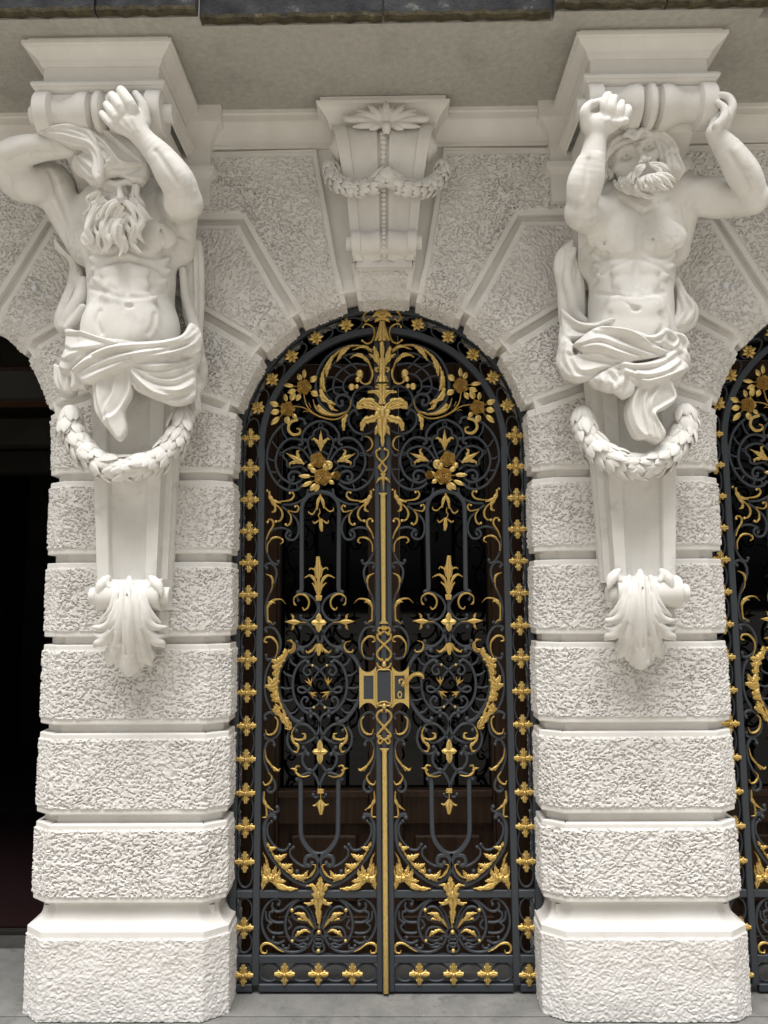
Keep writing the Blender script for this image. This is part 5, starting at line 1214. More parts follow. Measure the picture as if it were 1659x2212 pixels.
    S_([(860,880),(1000,925),(1130,902),(1262,830)],-.555,(.014,.022,.015)); S_([(900,905),(1020,985),(1140,1000),(1250,930)],-.560,(.013,.022,.015)); S_([(880,960),(950,1060),(1080,1128),(1170,1138),(1240,1075)],-.548,(.014,.019,.017)); S_([(1000,880),(1100,880),(1240,790)],-.56,(.012,.016,.010)); S_([(930,960),(1060,1050),(1170,1060)],-.55,(.016,.022,.016)); S_([(1250,940),(1245,1010),(1180,1130)],-.52,(.015,.018,.012))
    S_([(640,990),(640,1150),(700,1280),(768,1368)],-.525,(.018,.022,.018,.008)); S_([(740,960),(735,1120),(760,1250),(785,1350)],-.53,(.018,.022,.018,.009)); S_([(835,890),(857,1040),(840,1130),(790,1200),(745,1250)],-.548,(.010,.015,.013,.010),.006); S_([(815,1200),(817,1320),(780,1368)],-.53,(.013,.012,.008)); S_([(680,1000),(690,1200),(740,1290)],-.515,(.024,.03,.018)); S_([(790,960),(800,1100)],-.525,(.02,.016))
    S_([(480,950),(470,1035),(540,1045),(580,1000)],-.49,(.014,.016,.013)); S_([(380,910),(375,990),(410,1060),(460,1065)],-.40,(.016,.020,.014)); S_([(430,920),(430,1040)],-.42,(.02,.02)); S_([(520,960),(520,1020)],-.47,(.02,.015))
    S_([(345,-20),(350,80),(430,150),(500,230),(480,330),(430,430),(385,550),(378,620),(430,650)],-.36,(.012,.016,.020,.022,.018)); S_([(530,330),(500,450),(430,560),(400,620)],-.40,(.02,.028,.02)); S_([(420,60),(480,180),(530,260)],-.32,(.02,.025,.03)); S_([(500,230),(470,420),(430,560)],-.34,(.03,.032,.03)); S_([(520,500),(470,580),(420,630)],-.44,(.014,.018,.014))
    S_([(1255,-40),(1285,150),(1290,350),(1288,520),(1280,700)],-.33,(.014,.018,.018,.016)); S_([(1180,250),(1200,430),(1250,600),(1275,720),(1290,850)],-.40,(.012,.017,.020,.02)); S_([(1230,100),(1240,300),(1250,500)],-.30,(.03,.034,.03)); S_([(1285,800),(1310,900),(1300,1000),(1270,1060),(1290,1180)],-.36,(.018,.019,.016,.008)); S_([(1240,860),(1260,980),(1255,1120),(1240,1200)],-.34,(.022,.022,.014))
    for P_,rr_,k_ in FL:
        if np.mean([q[1] for q in P_])>-.455: d.chain([q+np.array([0,.03,0]) for q in P_],np.array(rr_)*1.2,.02,sm=4)
    d.under(v); W=(850,420,.05)
    d.layer('B',[(335,-30),(360,60),(430,150),(510,220),(545,330),(520,520),(470,600),(380,640),(372,560),(420,440),(470,330),(480,240),(420,160),(345,90)],-.36,[[(350,0),(400,110),(480,200),(505,330),(450,480),(400,610)],[(360,60),(430,170),(490,260),(470,400),(400,560)],[(530,300),(500,450),(440,590)]],None,A=.014,wu=24,wl=11,on=False)
    d.layer('B',[(1235,-60),(1265,-20),(1290,180),(1294,520),(1285,700),(1312,900),(1300,1010),(1275,1060),(1295,1180),(1240,1200),(1240,900),(1250,740),(1190,560),(1180,300),(1220,100)],-.35,[[(1250,0),(1270,250),(1275,600)],[(1200,300),(1230,520),(1272,700)],[(1285,850),(1270,1000),(1272,1170)]],None,A=.014,wu=24,wl=11,on=False)
    d.layer('B',[(350,880),(420,900),(490,900),(490,1060),(440,1078),(395,1068),(352,1000)],-.42,[[(400,900),(395,980),(420,1060)],[(450,900),(455,1050)]])
    d.layer('B',[(378,625),(440,632),(620,712),(780,762),(720,800),(640,835),(540,860),(450,928),(400,925),(338,885),(345,820),(368,780),(385,710)],-.505,[[(400,655),(500,672),(640,728),(770,768)],[(395,735),(480,785),(600,800),(700,790)],[(358,815),(440,838),(560,812),(660,800)],[(348,880),(420,905),(500,870),(580,830)]],W)
    d.layer('B',[(458,925),(530,950),(600,960),(602,1000),(570,1030),(560,1052),(520,1045),(462,1050),(465,985)],-.475,[[(500,940),(490,1045)],[(560,960),(545,1040)]],None,A=.012,wu=25)
    d.layer('B',[(598,950),(700,895),(862,885),(866,1020),(862,1100),(815,1200),(828,1320),(775,1388),(700,1305),(640,1230),(612,1150)],-.505,[[(640,940),(650,1130),(700,1290)],[(765,930),(745,1080),(705,1180),(730,1290),(770,1370)],[(855,900),(850,1060),(815,1150),(750,1230),(700,1250)]],None,A=.017,wu=40,wl=18)
    d.layer('B',[(838,868),(1000,850),(1270,700),(1292,820),(1258,900),(1256,1075),(1150,1146),(1040,1122),(940,1082),(882,1052),(858,985)],-.510,[[(860,885),(1000,925),(1130,905),(1262,835)],[(880,960),(980,1060),(1060,1120)],[(1080,1060),(1180,1060),(1250,1000)],[(1000,960),(1120,955),(1255,880)],[(870,905),(985,985),(1130,1002),(1250,935)],[(870,930),(950,1040),(1080,1095),(1235,1035)],[(858,900),(890,990),(960,1070)],[(1050,870),(1150,850),(1270,770)]],W,A=.019)
    d.layer('B',[(440,905),(600,815),(790,762),(1050,735),(1180,690),(1225,595),(1290,640),(1292,740),(1245,800),(1000,858),(860,888),(700,950),(560,1000),(480,960)],-.545,[[(465,912),(640,838),(800,792),(1050,765),(1190,715),(1250,630)],[(900,870),(1080,838),(1200,790),(1285,700)],[(455,930),(560,880),(680,850)],[(1100,770),(1200,735),(1270,660)],[(480,945),(680,885),(860,842),(1050,805),(1240,715)],[(540,985),(720,925),(880,862),(1100,825),(1275,740)],[(620,830),(760,800),(900,800)]],W,A=.017)
    d.build('loincloth',M['statue'],r)
    return r
# ---------------------------------------------------------------- statue that looks up, right
def statue_b():
    r=empty('statue',(1.02,-.35,2.45),'muscular bearded stone statue turning its face up, both fists raised to the right console','statue','stone giants carrying the consoles')
    v=Vol((.66,-.84,2.52),(1.47,-.22,3.55),VS); Y0=-.40
    v.ell(Z('Q',790,-90,Y0),(.175,.115,.17),.05); v.ell(Z('Q',780,80,Y0-.005),(.185,.125,.15),.05); v.ell(Z('Q',770,270,Y0),(.168,.118,.13),.05)
    v.ell(Z('Q',763,410,Y0+.005),(.160,.110,.14),.05); v.ell(Z('Q',763,560,Y0-.002),(.166,.119,.14),.05); v.ell(Z('Q',760,730,Y0),(.182,.135,.11),.05)
    v.ell(Z('P',830,1400,Y0+.01),(.175,.10,.095),.05)
    v.chain([Z('P',520,1480,-.42),Z('Q',510,230,-.38)],[.060,.055],.05); v.chain([Z('P',1090,1400,-.41),Z('Q',1050,150,-.38)],[.065,.055],.05)
    v.ell(Z('P',1080,1260,-.43),(.072,.07,.072),.04); v.ell(Z('P',545,1400,-.46),(.06,.07,.07),.04); v.ell(Z('P',1000,1330,-.42),(.09,.07,.06),.04)
    # image-left arm
    v.chain([Z('P',530,1430,-.48),Z('P',470,1420,-.56),Z('P',440,1400,-.62)],[.060,.058,.054],.03)
    v.chain([Z('P',440,1400,-.63),Z('P',460,1230,-.67),Z('P',505,1070,-.70),Z('P',528,950,-.715),Z('P',535,880,-.72)],[.052,.0605,.050,.041,.038],.018)
    v.ell(Z('P',400,1390,-.63),(.036,.04,.044),.02); v.ell(Z('P',470,1420,-.63),(.045,.04,.035),.02)
    v.chain([v.snap('P',*q,.015) for q in((430,1060),(395,1180),(380,1280))],[.010,.021,.012],.03); v.chain([v.snap('P',*q,.015) for q in((540,1040),(545,1160),(525,1270))],[.010,.021,.012],.03)
    v.chain([v.snap('P',*q,.001) for q in((485,1040),(470,1160),(450,1270))],[.002,.0045,.002],.016,-1)
    # fist, seen from the wrist side
    v.ell(Z('P',560,815,-.735),(.060,.036,.042),.018,ang=.1); v.ell(Z('P',640,770,-.735),(.050,.032,.045),.018,ang=.5); v.ell(Z('P',480,790,-.735),(.026,.026,.038),.015)
    for pts,rr in(([(600,760,-.755),(590,690,-.765),(605,632,-.755),(622,620,-.73)],(.016,.0165,.0155,.012)),([(645,770,-.762),(640,700,-.772),(648,650,-.760),(660,640,-.735)],(.0155,.016,.015,.012)),([(690,780,-.758),(695,715,-.766),(700,680,-.752),(705,670,-.73)],(.015,.0155,.0135,.011)),([(725,780,-.748),(745,730,-.752),(742,705,-.74),(735,700,-.72)],(.014,.0145,.0125,.010)),
                   ([(470,800,-.748),(462,735,-.762),(490,690,-.762),(540,672,-.755),(566,660,-.748)],(.020,.0185,.016,.0145,.012))): v.chain(ZL('P',pts),rr,.004)
    for x,y in((612,790),(655,800),(695,800),(728,790)): v.ell(Z('P',x,y,-.765),(.013,.012,.013),.006)
    # image-right arm
    v.chain([Z('P',1090,1270,-.44),Z('P',1300,1290,-.48),Z('P',1480,1320,-.535),Z('P',1565,1310,-.575)],[.070,.066,.054,.052],.03)
    v.ell(Z('P',1300,1250,-.50),(.085,.045,.05),.03); v.ell(Z('P',1320,1370,-.49),(.08,.035,.03),.03)
    v.chain([Z('P',1570,1290,-.585),Z('P',1510,1150,-.62),Z('P',1420,1010,-.645),Z('P',1340,910,-.655),Z('P',1312,870,-.66)],[.048,.057,.050,.038,.034],.015)
    v.ell(Z('P',1610,1290,-.585),(.022,.035,.03),.02)
    v.chain([v.snap('P',*q,.015) for q in((1380,1030),(1430,1150),(1480,1240))],[.010,.020,.010],.03); v.chain([v.snap('P',*q,.015) for q in((1450,1000),(1530,1120),(1580,1220))],[.010,.019,.010],.03); v.chain([v.snap('P',*q,.001) for q in((1410,1000),(1480,1120),(1540,1240))],[.002,.004,.002],.016,-1)
    # hand hooked round the cushion's end
    v.ell(Z('P',1345,805,-.655),(.040,.034,.046),.015,ang=-.55); v.ell(Z('P',1395,735,-.655),(.028,.034,.036),.015)
    for k,y in enumerate((-.695,-.670,-.645,-.620)): v.chain(ZL('P',[(1400,760,y),(1425,695-k*3,y-.004),(1400,640-k*2,y),(1350,622,y),(1312,632+k*3,y+.004)]),[.0155,.016,.0145,.0125,.0105],.0035)
    v.chain(ZL('P',[(1330,820,-.70),(1370,770,-.71),(1375,710,-.71),(1330,668,-.70)]),[.018,.016,.0135,.011],.005)
    # neck, head thrown back
    v.chain([Z('P',835,1420,-.40),Z('P',845,1180,-.44)],[.068,.060],.03)
    v.chain(ZL('P',[(690,1300,-.46),(800,1370,-.51)]),[.016,.013],.02); v.chain(ZL('P',[(1000,1290,-.46),(850,1380,-.515)]),[.018,.013],.02)
    A_=.38
    vh=Vol((.86,-.67,3.02),(1.26,-.34,3.37),.0020)
    vh.ell(Z('P',810,1006,-.480),(.090,.090,.110),.02,ang=A_); vh.ell(Z('P',695,1040,-.505),(.045,.050,.060),.03,ang=A_); vh.ell(Z('P',860,1110,-.520),(.054,.058,.062),.03); vh.ell(Z('P',750,1150,-.50),(.040,.05,.050),.03)
    vh.chain([Z('P',840,1300,-.425),Z('P',845,1180,-.45)],[.058,.056],.02)
    SN=lambda t,pts,dep=0.:[v.snap(t,x,y,dep) for x,y in pts]; H=lambda pts,dep=0.:[vh.snap('P',x,y,dep) for x,y in pts]
    ex=np.array([math.cos(A_),0,math.sin(A_)]); ez=np.array([-math.sin(A_),0,math.cos(A_)])
    vh.ell(vh.snap('P',700,1085,.014),(.034,.022,.024),.02,ang=A_); vh.ell(vh.snap('P',935,1005,.012),(.028,.020,.024),.02,ang=A_)
    for x,y in((738,1022),(881,959)): vh.ell(vh.snap('P',x,y,.001)+ez*.002,(.029,.017,.0185),.010,ang=A_,op=-1)
    vh.chain(H([(672,1012),(705,978),(760,962),(805,982)],.004),[.007,.0115,.0110],.010); vh.chain(H([(818,975),(838,930),(882,905),(930,922)],.004),[.0105,.0115,.007],.010)
    vh.chain(H([(800,990),(815,965),(812,935)],.001),[.0015,.003,.001],.006,-1); vh.chain(H([(720,935),(780,915),(850,905)],.001),[.001,.0028,.001],.010,-1)
    E_=[vh.snap('P',738,1022,0.),vh.snap('P',881,959,0.)]
    for e in E_:
        vh.ell(e+np.array([0,.0070,0]),(.0165,.0130,.0125),.0015,ang=A_)
        o=lambda a,b,c:e+ex*a+ez*b+np.array([0,c,0])
        arc=lambda rx,rz,y0,y1:[o(rx*math.cos(t),rz*math.sin(t)+.001,y0+(y1-y0)*math.sin(t)) for t in np.linspace(0,math.pi,7)]
        vh.chain(arc(.0200,.0112,.000,-.0050),[.0022,.0040,.0042,.0040,.0022],.0015,sm=3)
        vh.chain(arc(.0190,-.0100,.000,-.0040),[.0018,.0030,.0018],.0015,sm=3)
        vh.chain(arc(.0240,.0180,.001,-.0030),[.0008,.0022,.0008],.004,-1,sm=3); vh.chain(arc(.0230,-.0165,.002,.000),[.0006,.0016,.0006],.006,-1,sm=3)
        vh.ell(o(-.001,.001,-.0030),(.0058,.0085,.0058),.0008,op=-1)
    vh.chain([vh.snap('P',812,968,.001),vh.snap('P',831,1012,-.006),vh.snap('P',846,1045,-.015)],[.0085,.0110,.0150],.009)
    n0=vh.snap('P',848,1048,0.)
    for x,y in((824,1066),(882,1043)): vh.ell(Z('P',x,y,n0[1]+.013),(.0115,.012,.0098),.004,ang=A_)
    for x,y in((834,1079),(873,1063)): vh.ell(Z('P',x,y,n0[1]+.008),(.0052,.010,.0040),.002,ang=A_,op=-1)
    vh.chain(H([(806,1060),(780,1095),(768,1140)],.001),[.001,.0038,.001],.012,-1); vh.chain(H([(902,1022),(940,1042),(965,1075)],.001),[.001,.0038,.001],.012,-1)
    vh.ell(Z('P',628,1130,-.485),(.013,.02,.024),.004,ang=.3); vh.ell(vh.snap('P',628,1128,.0),(.006,.006,.012),.003,ang=.3,op=-1)
    G=lambda t,pts,r_=.0055,k=.018,dep=.001:v.chain(SN(t,pts,dep),[r_*.4,r_,r_,r_*.4],k,-1)
    for x,y,a in((625,50,.15),(980,45,-.15)): v.ell(v.snap('Q',x,y,.006),(.090,.028,.064),.022,ang=a)
    for x,y,w_ in((700,275,.040),(885,270,.038),(705,362,.036),(885,358,.034)): v.ell(v.snap('Q',x,y,.0075),(w_,.018,.031),.014)
    for x,y,a in((550,185,-.5),(560,255,-.5),(580,320,-.5),(1010,190,.5),(1005,260,.5),(975,320,.5)): v.ell(v.snap('Q',x,y,.008),(.032,.014,.013),.014,ang=a)
    v.ell(v.snap('Q',785,600,.024),(.115,.034,.095),.06); v.ell(v.snap('Q',700,510,.016),(.05,.02,.03),.035,ang=-.35); v.ell(v.snap('Q',890,510,.016),(.05,.02,.03),.035,ang=.35); v.ell(v.snap('Q',780,458,.010),(.09,.014,.012),.016)
    G('Q',[(510,110),(570,165),(650,190),(730,185),(800,150)],.008,.018); G('Q',[(835,145),(910,180),(1000,172),(1080,115)],.008,.018)
    G('Q',[(815,-120),(818,0),(815,140),(800,260),(795,400)],.0065,.026,.002)
    G('Q',[(520,360),(590,285),(690,230),(790,195),(910,225),(1000,280),(1045,350)],.0045,.018)
    G('Q',[(540,425),(640,434),(750,438),(880,430),(980,415)],.005,.018,.001)
    v.ell(v.snap('Q',795,525,.003),(.017,.012,.010),.012,op=-1); G('Q',[(740,488),(770,510),(795,520)],.003,.012)
    G('Q',[(620,560),(600,640),(650,720)],.004,.022); G('Q',[(960,560),(980,630),(930,700)],.004,.022)
    G('P',[(700,1300),(760,1340),(820,1380)],.004,.02); G('P',[(1000,1290),(920,1350),(850,1385)],.004,.02); G('P',[(1110,1330),(1120,1430),(1140,1540)],.006,.02,.002); G('P',[(545,1480),(580,1560),(600,1650)],.004,.02)
    v.ell(v.snap('P',910,1562,.0),(.0045,.012,.0045),.001,op=-1); v.ell(v.snap('P',590,1565,.006),(.006,.008,.006),.006)
    v.build('body',M['statue'],r); vh.build('head',M['statue'],r)
    b=Vol((.87,-.74,2.98),(1.34,-.44,3.30),.0022)
    b.ell(Z('P',885,1190,-.600),(.050,.045,.024),.012,ang=.15); b.ell(Z('P',955,1185,-.612),(.040,.032,.018),.012,ang=0); b.ell(Z('P',815,1215,-.570),(.034,.045,.032),.012,ang=-.5); b.ell(Z('P',765,1215,-.54),(.036,.035,.028),.012,ang=-.5); b.ell(Z('P',870,1245,-.565),(.05,.04,.020),.012); b.ell(Z('P',715,1200,-.515),(.026,.03,.030),.01,ang=-.6)
    L_=[([(848,1083),(815,1098),(793,1132),(778,1172),(780,1205)],-.618,.0115),([(852,1092),(825,1115),(808,1152),(812,1190)],-.624,.0085),([(890,1070),(930,1079),(975,1098),(1012,1120),(1014,1148)],-.616,.0115),([(896,1083),(938,1105),(968,1132),(995,1138)],-.620,.0095),([(905,1070),(955,1072),(1000,1090),(1020,1108)],-.606,.0080),
        ([(850,1160),(832,1192),(838,1225),(872,1250)],-.628,.0120),([(872,1152),(884,1190),(908,1228),(944,1266)],-.640,.0130),([(902,1150),(935,1182),(962,1216),(952,1252)],-.648,.0115),([(922,1146),(968,1166),(1008,1195),(1041,1228)],-.648,.0125),([(938,1136),(988,1146),(1030,1164),(1056,1192)],-.640,.0115),([(900,1180),(945,1208),(985,1232),(1018,1240)],-.644,.0100),
        ([(770,1130),(745,1168),(755,1208),(788,1222)],-.572,.0095),([(725,1185),(735,1222),(772,1243)],-.556,.0100),([(795,1205),(802,1238),(842,1262)],-.598,.0115),([(700,1215),(738,1252),(790,1272)],-.545,.0105),([(822,1258),(870,1283),(922,1280)],-.590,.0110),([(690,1160),(696,1195),(725,1215)],-.545,.0085),([(655,1180),(672,1215),(705,1232)],-.520,.0085),([(890,1240),(925,1262),(975,1262)],-.620,.0095),([(860,1200),(868,1230),(900,1250)],-.640,.0085)]
    for i,(pts,y,rr) in enumerate(L_):
        n=len(pts); P=[Z('P',x,q,y+.010*abs(2*j/(n-1)-.6)-.006*math.sin(j*2.1+i)) for j,(x,q) in enumerate(pts)]
        b.chain(P,[rr*.6,rr,rr*.95,rr*.55,.0018],.0020,sm=6)
    for i,(pts,y,rr) in enumerate(L_):
        for k in(-.38,.30):
            P=np.array([b.snap('P',x+k*rr*900*.4,q+k*rr*900*.9,.0) for x,q in spl4(np.array(pts,float),2)]); ok=[p for p in P if p[1]<-.48]
            if len(ok)>3: b.chain(ok,[.0006,.0019,.0019,.0006],.0016,-1,sm=2)
    b.chain([b.snap('P',x,y,-.001) for x,y in((842,1142),(872,1118),(902,1108))],[.004,.0080,.004],.003,-1)
    b.ell(b.snap('P',874,1132,.004),(.0165,.011,.0058),.003,ang=.38)
    b.build('beard',M['statue'],r)
    c=Vol((.82,-.70,3.02),(1.42,-.30,3.48),.0030)
    c.ell(Z('P',850,940,-.42),(.100,.075,.082),.02); c.ell(Z('P',995,1010,-.44),(.052,.055,.09),.02,ang=-.3)
    c.under(vh)
    c.layer('P',[(640,915),(700,850),(800,812),(900,815),(990,865),(960,905),(850,862),(740,872)],-.525,[[(670,880),(800,832),(950,870)],[(720,870),(830,848),(930,885)]],A=.012,wu=26,wl=10,on=False,thick=.06)
    c.layer('P',[(875,838),(960,838),(1035,905),(1085,1010),(1128,1112),(1060,1102),(1000,1097),(978,1040),(955,965),(925,905)],-.578,[[(900,850),(985,920),(1020,1010),(1040,1095)],[(930,842),(1030,930),(1070,1030),(1110,1100)],[(920,880),(975,970),(995,1070)],[(985,1010),(1020,985),(1060,1000)]],A=.015,wu=24,wl=10,on=False,thick=.12)
    c.layer('P',[(602,985),(625,925),(690,870),(790,838),(880,835),(950,870),(965,960),(978,1030),(960,1020),(940,950),(915,898),(860,890),(800,903),(705,940),(655,975),(622,1020),(606,1060)],-.580,[[(615,990),(660,915),(760,875),(880,868),(935,900)],[(640,935),(720,890),(840,878),(920,900)]],A=.009,wu=18,wl=9,on=False,thick=.05)
    c.layer('P',[(592,1010),(632,1000),(640,1060),(622,1110),(618,1150),(600,1140),(590,1090)],-.500,[[(620,1010),(635,1090),(615,1180)],[(640,1010),(648,1090),(635,1180)]],A=.011,wu=14,wl=8,on=False,thick=.04)
    for p,rr in(([(722,885,-.612),(765,855,-.612),(800,878,-.615),(840,850,-.612),(872,860,-.605)],(.008,.0125,.0125,.007)),([(745,885,-.615),(790,900,-.615),(812,892,-.61)],(.007,.010,.006))): c.chain(ZL('P',p),rr,.006,sm=5)
    c.build('head_cloth',M['statue'],r)
    d=Vol((.64,-.70,2.14),(1.40,-.16,3.08),.0034)
    d.ell(Z('Q',730,830,-.39),(.195,.145,.060),.03); d.ell(Z('Q',560,860,-.42),(.10,.10,.05),.03); d.ell(Z('Q',880,950,-.44),(.13,.08,.040),.03); d.ell(Z('Q',1040,880,-.40),(.06,.09,.06),.03)
    FL=[]; S_=lambda pts,y,rr,k=.012,w=.010:FL.append(wrapf('Q',[(a,q,y+w*math.sin(j*1.7+a)) for j,(a,q) in enumerate(pts)],rr,k,400,1090))
    S_([(340,520),(400,590),(480,630),(560,635),(630,628)],-.51,(.016,.020,.018,.010)); S_([(380,640),(460,670),(540,650)],-.49,(.02,.024,.014)); S_([(370,690),(450,720),(560,665)],-.51,(.014,.018,.012))
    S_([(400,735),(520,720),(660,760),(800,810),(900,830),(1000,805)],-.555,(.016,.022,.022,.018)); S_([(530,660),(640,680),(760,740),(880,790),(1000,800)],-.56,(.016,.021,.020,.014)); S_([(600,660),(720,690),(800,720),(900,720),(980,670)],-.535,(.012,.016,.018,.014)); S_([(760,690),(860,720),(960,680)],-.53,(.016,.016,.012))
    S_([(410,800),(520,820),(640,860),(760,890),(900,870),(1000,830)],-.560,(.018,.023,.020,.016)); S_([(390,830),(400,900),(470,940),(580,900),(700,880)],-.55,(.018,.024,.018)); S_([(335,880),(380,960),(450,970),(540,930)],-.52,(.018,.022,.016)); S_([(350,720),(340,820),(330,880)],-.46,(.02,.026,.022)); S_([(390,760),(380,860),(400,930)],-.50,(.03,.034,.026))
    S_([(660,910),(800,900),(940,860),(1060,790)],-.575,(.014,.019,.013)); S_([(680,960),(820,950),(960,930),(1080,870)],-.565,(.02,.026,.020)); S_([(620,930),(760,1010),(900,1030),(1000,1000),(1130,910)],-.555,(.013,.020,.018,.012)); S_([(1070,790),(1080,870),(1050,960)],-.55,(.014,.018,.014)); S_([(1080,800),(1130,850),(1165,885)],-.53,(.016,.018,.006))
    S_([(500,980),(560,1030),(640,1075),(660,1010),(640,950)],-.53,(.012,.016,.016,.014)); S_([(640,1060),(700,1100),(740,1095),(780,1040)],-.52,(.013,.016,.012)); S_([(560,960),(600,1030)],-.52,(.026,.02)); S_([(700,1000),(710,1070)],-.52,(.03,.02)); S_([(660,920),(680,990),(700,1050)],-.55,(.012,.014,.009))
    S_([(770,1090),(860,1060),(950,1040),(1000,1010)],-.545,(.016,.024,.014)); S_([(770,1080),(750,1170),(790,1260),(810,1340),(880,1380)],-.53,(.016,.020,.020,.012)); S_([(900,1080),(860,1170),(870,1240),(900,1300),(890,1370)],-.545,(.018,.022,.018,.012)); S_([(960,1050),(1020,1080),(1050,1120),(980,1180),(900,1210),(940,1260),(970,1310),(960,1370)],-.545,(.012,.016,.018,.016,.010)); S_([(820,1100),(810,1200),(840,1290)],-.52,(.028,.032,.026)); S_([(930,1120),(900,1200),(930,1320)],-.515,(.026,.03,.022)); S_([(990,1020),(1040,1060),(1060,1110)],-.54,(.012,.014,.006))
    S_([(1000,690),(1050,700),(1060,760),(1020,800),(980,770)],-.56,(.018,.022,.020,.014)); S_([(1060,680),(1130,690),(1175,740),(1140,760)],-.52,(.012,.018,.012)); S_([(1110,690),(1130,760),(1145,830)],-.50,(.018,.022,.012)); S_([(1090,590),(1160,600),(1180,530)],-.46,(.016,.02,.014)); S_([(1000,660),(1080,600),(1170,590)],-.50,(.014,.018,.010)); S_([(1080,320),(1120,420),(1185,510),(1165,600),(1080,650),(1000,680)],-.43,(.012,.018,.020,.018,.014)); S_([(1060,420),(1090,520),(1120,590)],-.38,(.025,.032,.026))
    S_([(390,70),(320,140),(300,240),(335,370),(335,480),(345,600),(360,690)],-.38,(.010,.016,.018,.020,.018)); S_([(400,120),(360,280),(390,430),(410,540),(480,600)],-.40,(.012,.018,.020,.016)); S_([(350,180),(350,350),(370,500),(380,620)],-.35,(.03,.034,.036)); S_([(430,280),(430,420),(450,540)],-.38,(.02,.024,.018)); S_([(345,650),(350,720)],-.44,(.02,.022))
    for P_,rr_,k_ in FL:
        if np.mean([q[1] for q in P_])>-.455: d.chain([q+np.array([0,.03,0]) for q in P_],np.array(rr_)*1.2,.02,sm=4)
    d.under(v); W=(760,400,.05)
    d.layer('Q',[(392,60),(330,110),(294,220),(328,370),(333,500),(345,640),(365,700),(440,690),(470,640),(430,540),(445,420),(435,280),(412,160)],-.37,[[(375,85),(330,230),(358,400),(375,620)],[(400,140),(380,300),(405,480),(440,620)],[(425,260),(425,420),(440,560)]],None,A=.015,wu=26,wl=11,on=False)
    d.layer('Q',[(1075,310),(1120,420),(1190,510),(1172,600),(1085,645),(1000,685),(995,640),(1060,560),(1072,450)],-.43,[[(1085,340),(1125,450),(1165,530),(1125,605)],[(1080,420),(1105,540),(1060,620)]],None,A=.015,wu=26,wl=11,on=False)
    d.layer('Q',[(328,480),(360,520),(420,590),(500,615),(640,618),(560,665),(470,712),(385,718),(340,700)],-.49,[[(345,540),(420,625),(520,650),(625,628)],[(365,690),(450,700),(550,660)],[(380,580),(450,640),(540,645)]],W)
    d.layer('Q',[(315,880),(322,780),(350,700),(400,735),(400,810),(530,805),(660,855),(780,885),(600,925),(500,978),(420,985),(350,950)],-.515,[[(385,800),(500,832),(640,872),(760,884)],[(385,830),(440,925),(560,915),(700,890)],[(330,880),(390,965),(500,955)],[(345,760),(350,850),(390,940)]],W,A=.018)
    d.layer('Q',[(790,1000),(880,960),(1010,950),(1040,1040),(1058,1110),(1000,1172),(915,1215),(962,1290),(990,1340),(950,1398),(880,1372),(800,1358),(745,1235),(742,1150),(770,1070)],-.505,[[(830,1000),(775,1110),(765,1200),(800,1310),(860,1368)],[(900,990),(850,1080),(840,1180),(865,1290),(880,1350)],[(960,980),(920,1070),(880,1150),(900,1250),(930,1370)],[(1000,1000),(1045,1105),(965,1165),(905,1215),(945,1290),(970,1360)]],None,A=.017,wu=30,wl=17,thick=.05)
    d.layer('Q',[(495,985),(600,925),(700,890),(800,890),(940,850),(1080,765),(1090,835),(1175,880),(1140,925),(1060,980),(960,1012),(860,1052),(790,1030),(775,1080),(720,1112),(660,1078),(560,1042)],-.515,[[(640,905),(800,915),(950,885),(1075,800)],[(760,1000),(860,1010),(980,980),(1120,920)],[(620,1000),(640,1060)],[(690,900),(700,960),(690,1040)],[(530,975),(590,1040)],[(700,960),(840,975),(980,945),(1090,865)],[(620,935),(665,1000),(650,1070)],[(700,925),(735,1010),(730,1095)],[(560,960),(560,1035)],[(790,960),(850,1040),(960,1005),(1130,915)]],W,A=.019,wu=48)
    d.layer('Q',[(400,735),(530,645),(640,655),(760,690),(880,750),(1010,800),(930,838),(800,862),(720,882),(600,855),(480,805)],-.535,[[(425,745),(560,728),(700,785),(900,840)],[(440,770),(540,770),(660,820),(800,855)],[(640,680),(760,725),(840,770)],[(530,668),(680,705),(820,775),(990,808)],[(560,650),(740,700),(880,765)],[(470,780),(600,810),(720,860)]],W,A=.018)
    d.layer('Q',[(735,690),(800,698),(860,716),(920,700),(985,655),(1015,690),(970,765),(900,775),(800,735)],-.520,[[(760,705),(860,745),(970,700)],[(850,730),(930,765),(990,720)]],W,A=.014,wu=28)
    d.layer('Q',[(985,655),(1060,665),(1140,672),(1185,740),(1150,765),(1160,830),(1095,795),(1000,808),(955,765)],-.515,[[(1000,690),(1070,710),(1055,790)],[(1070,680),(1140,715),(1150,810)],[(960,750),(1040,770),(1080,740)]],W,A=.016,wu=30)
    d.build('loincloth',M['statue'],r)
    return r
statue_a(); statue_b()
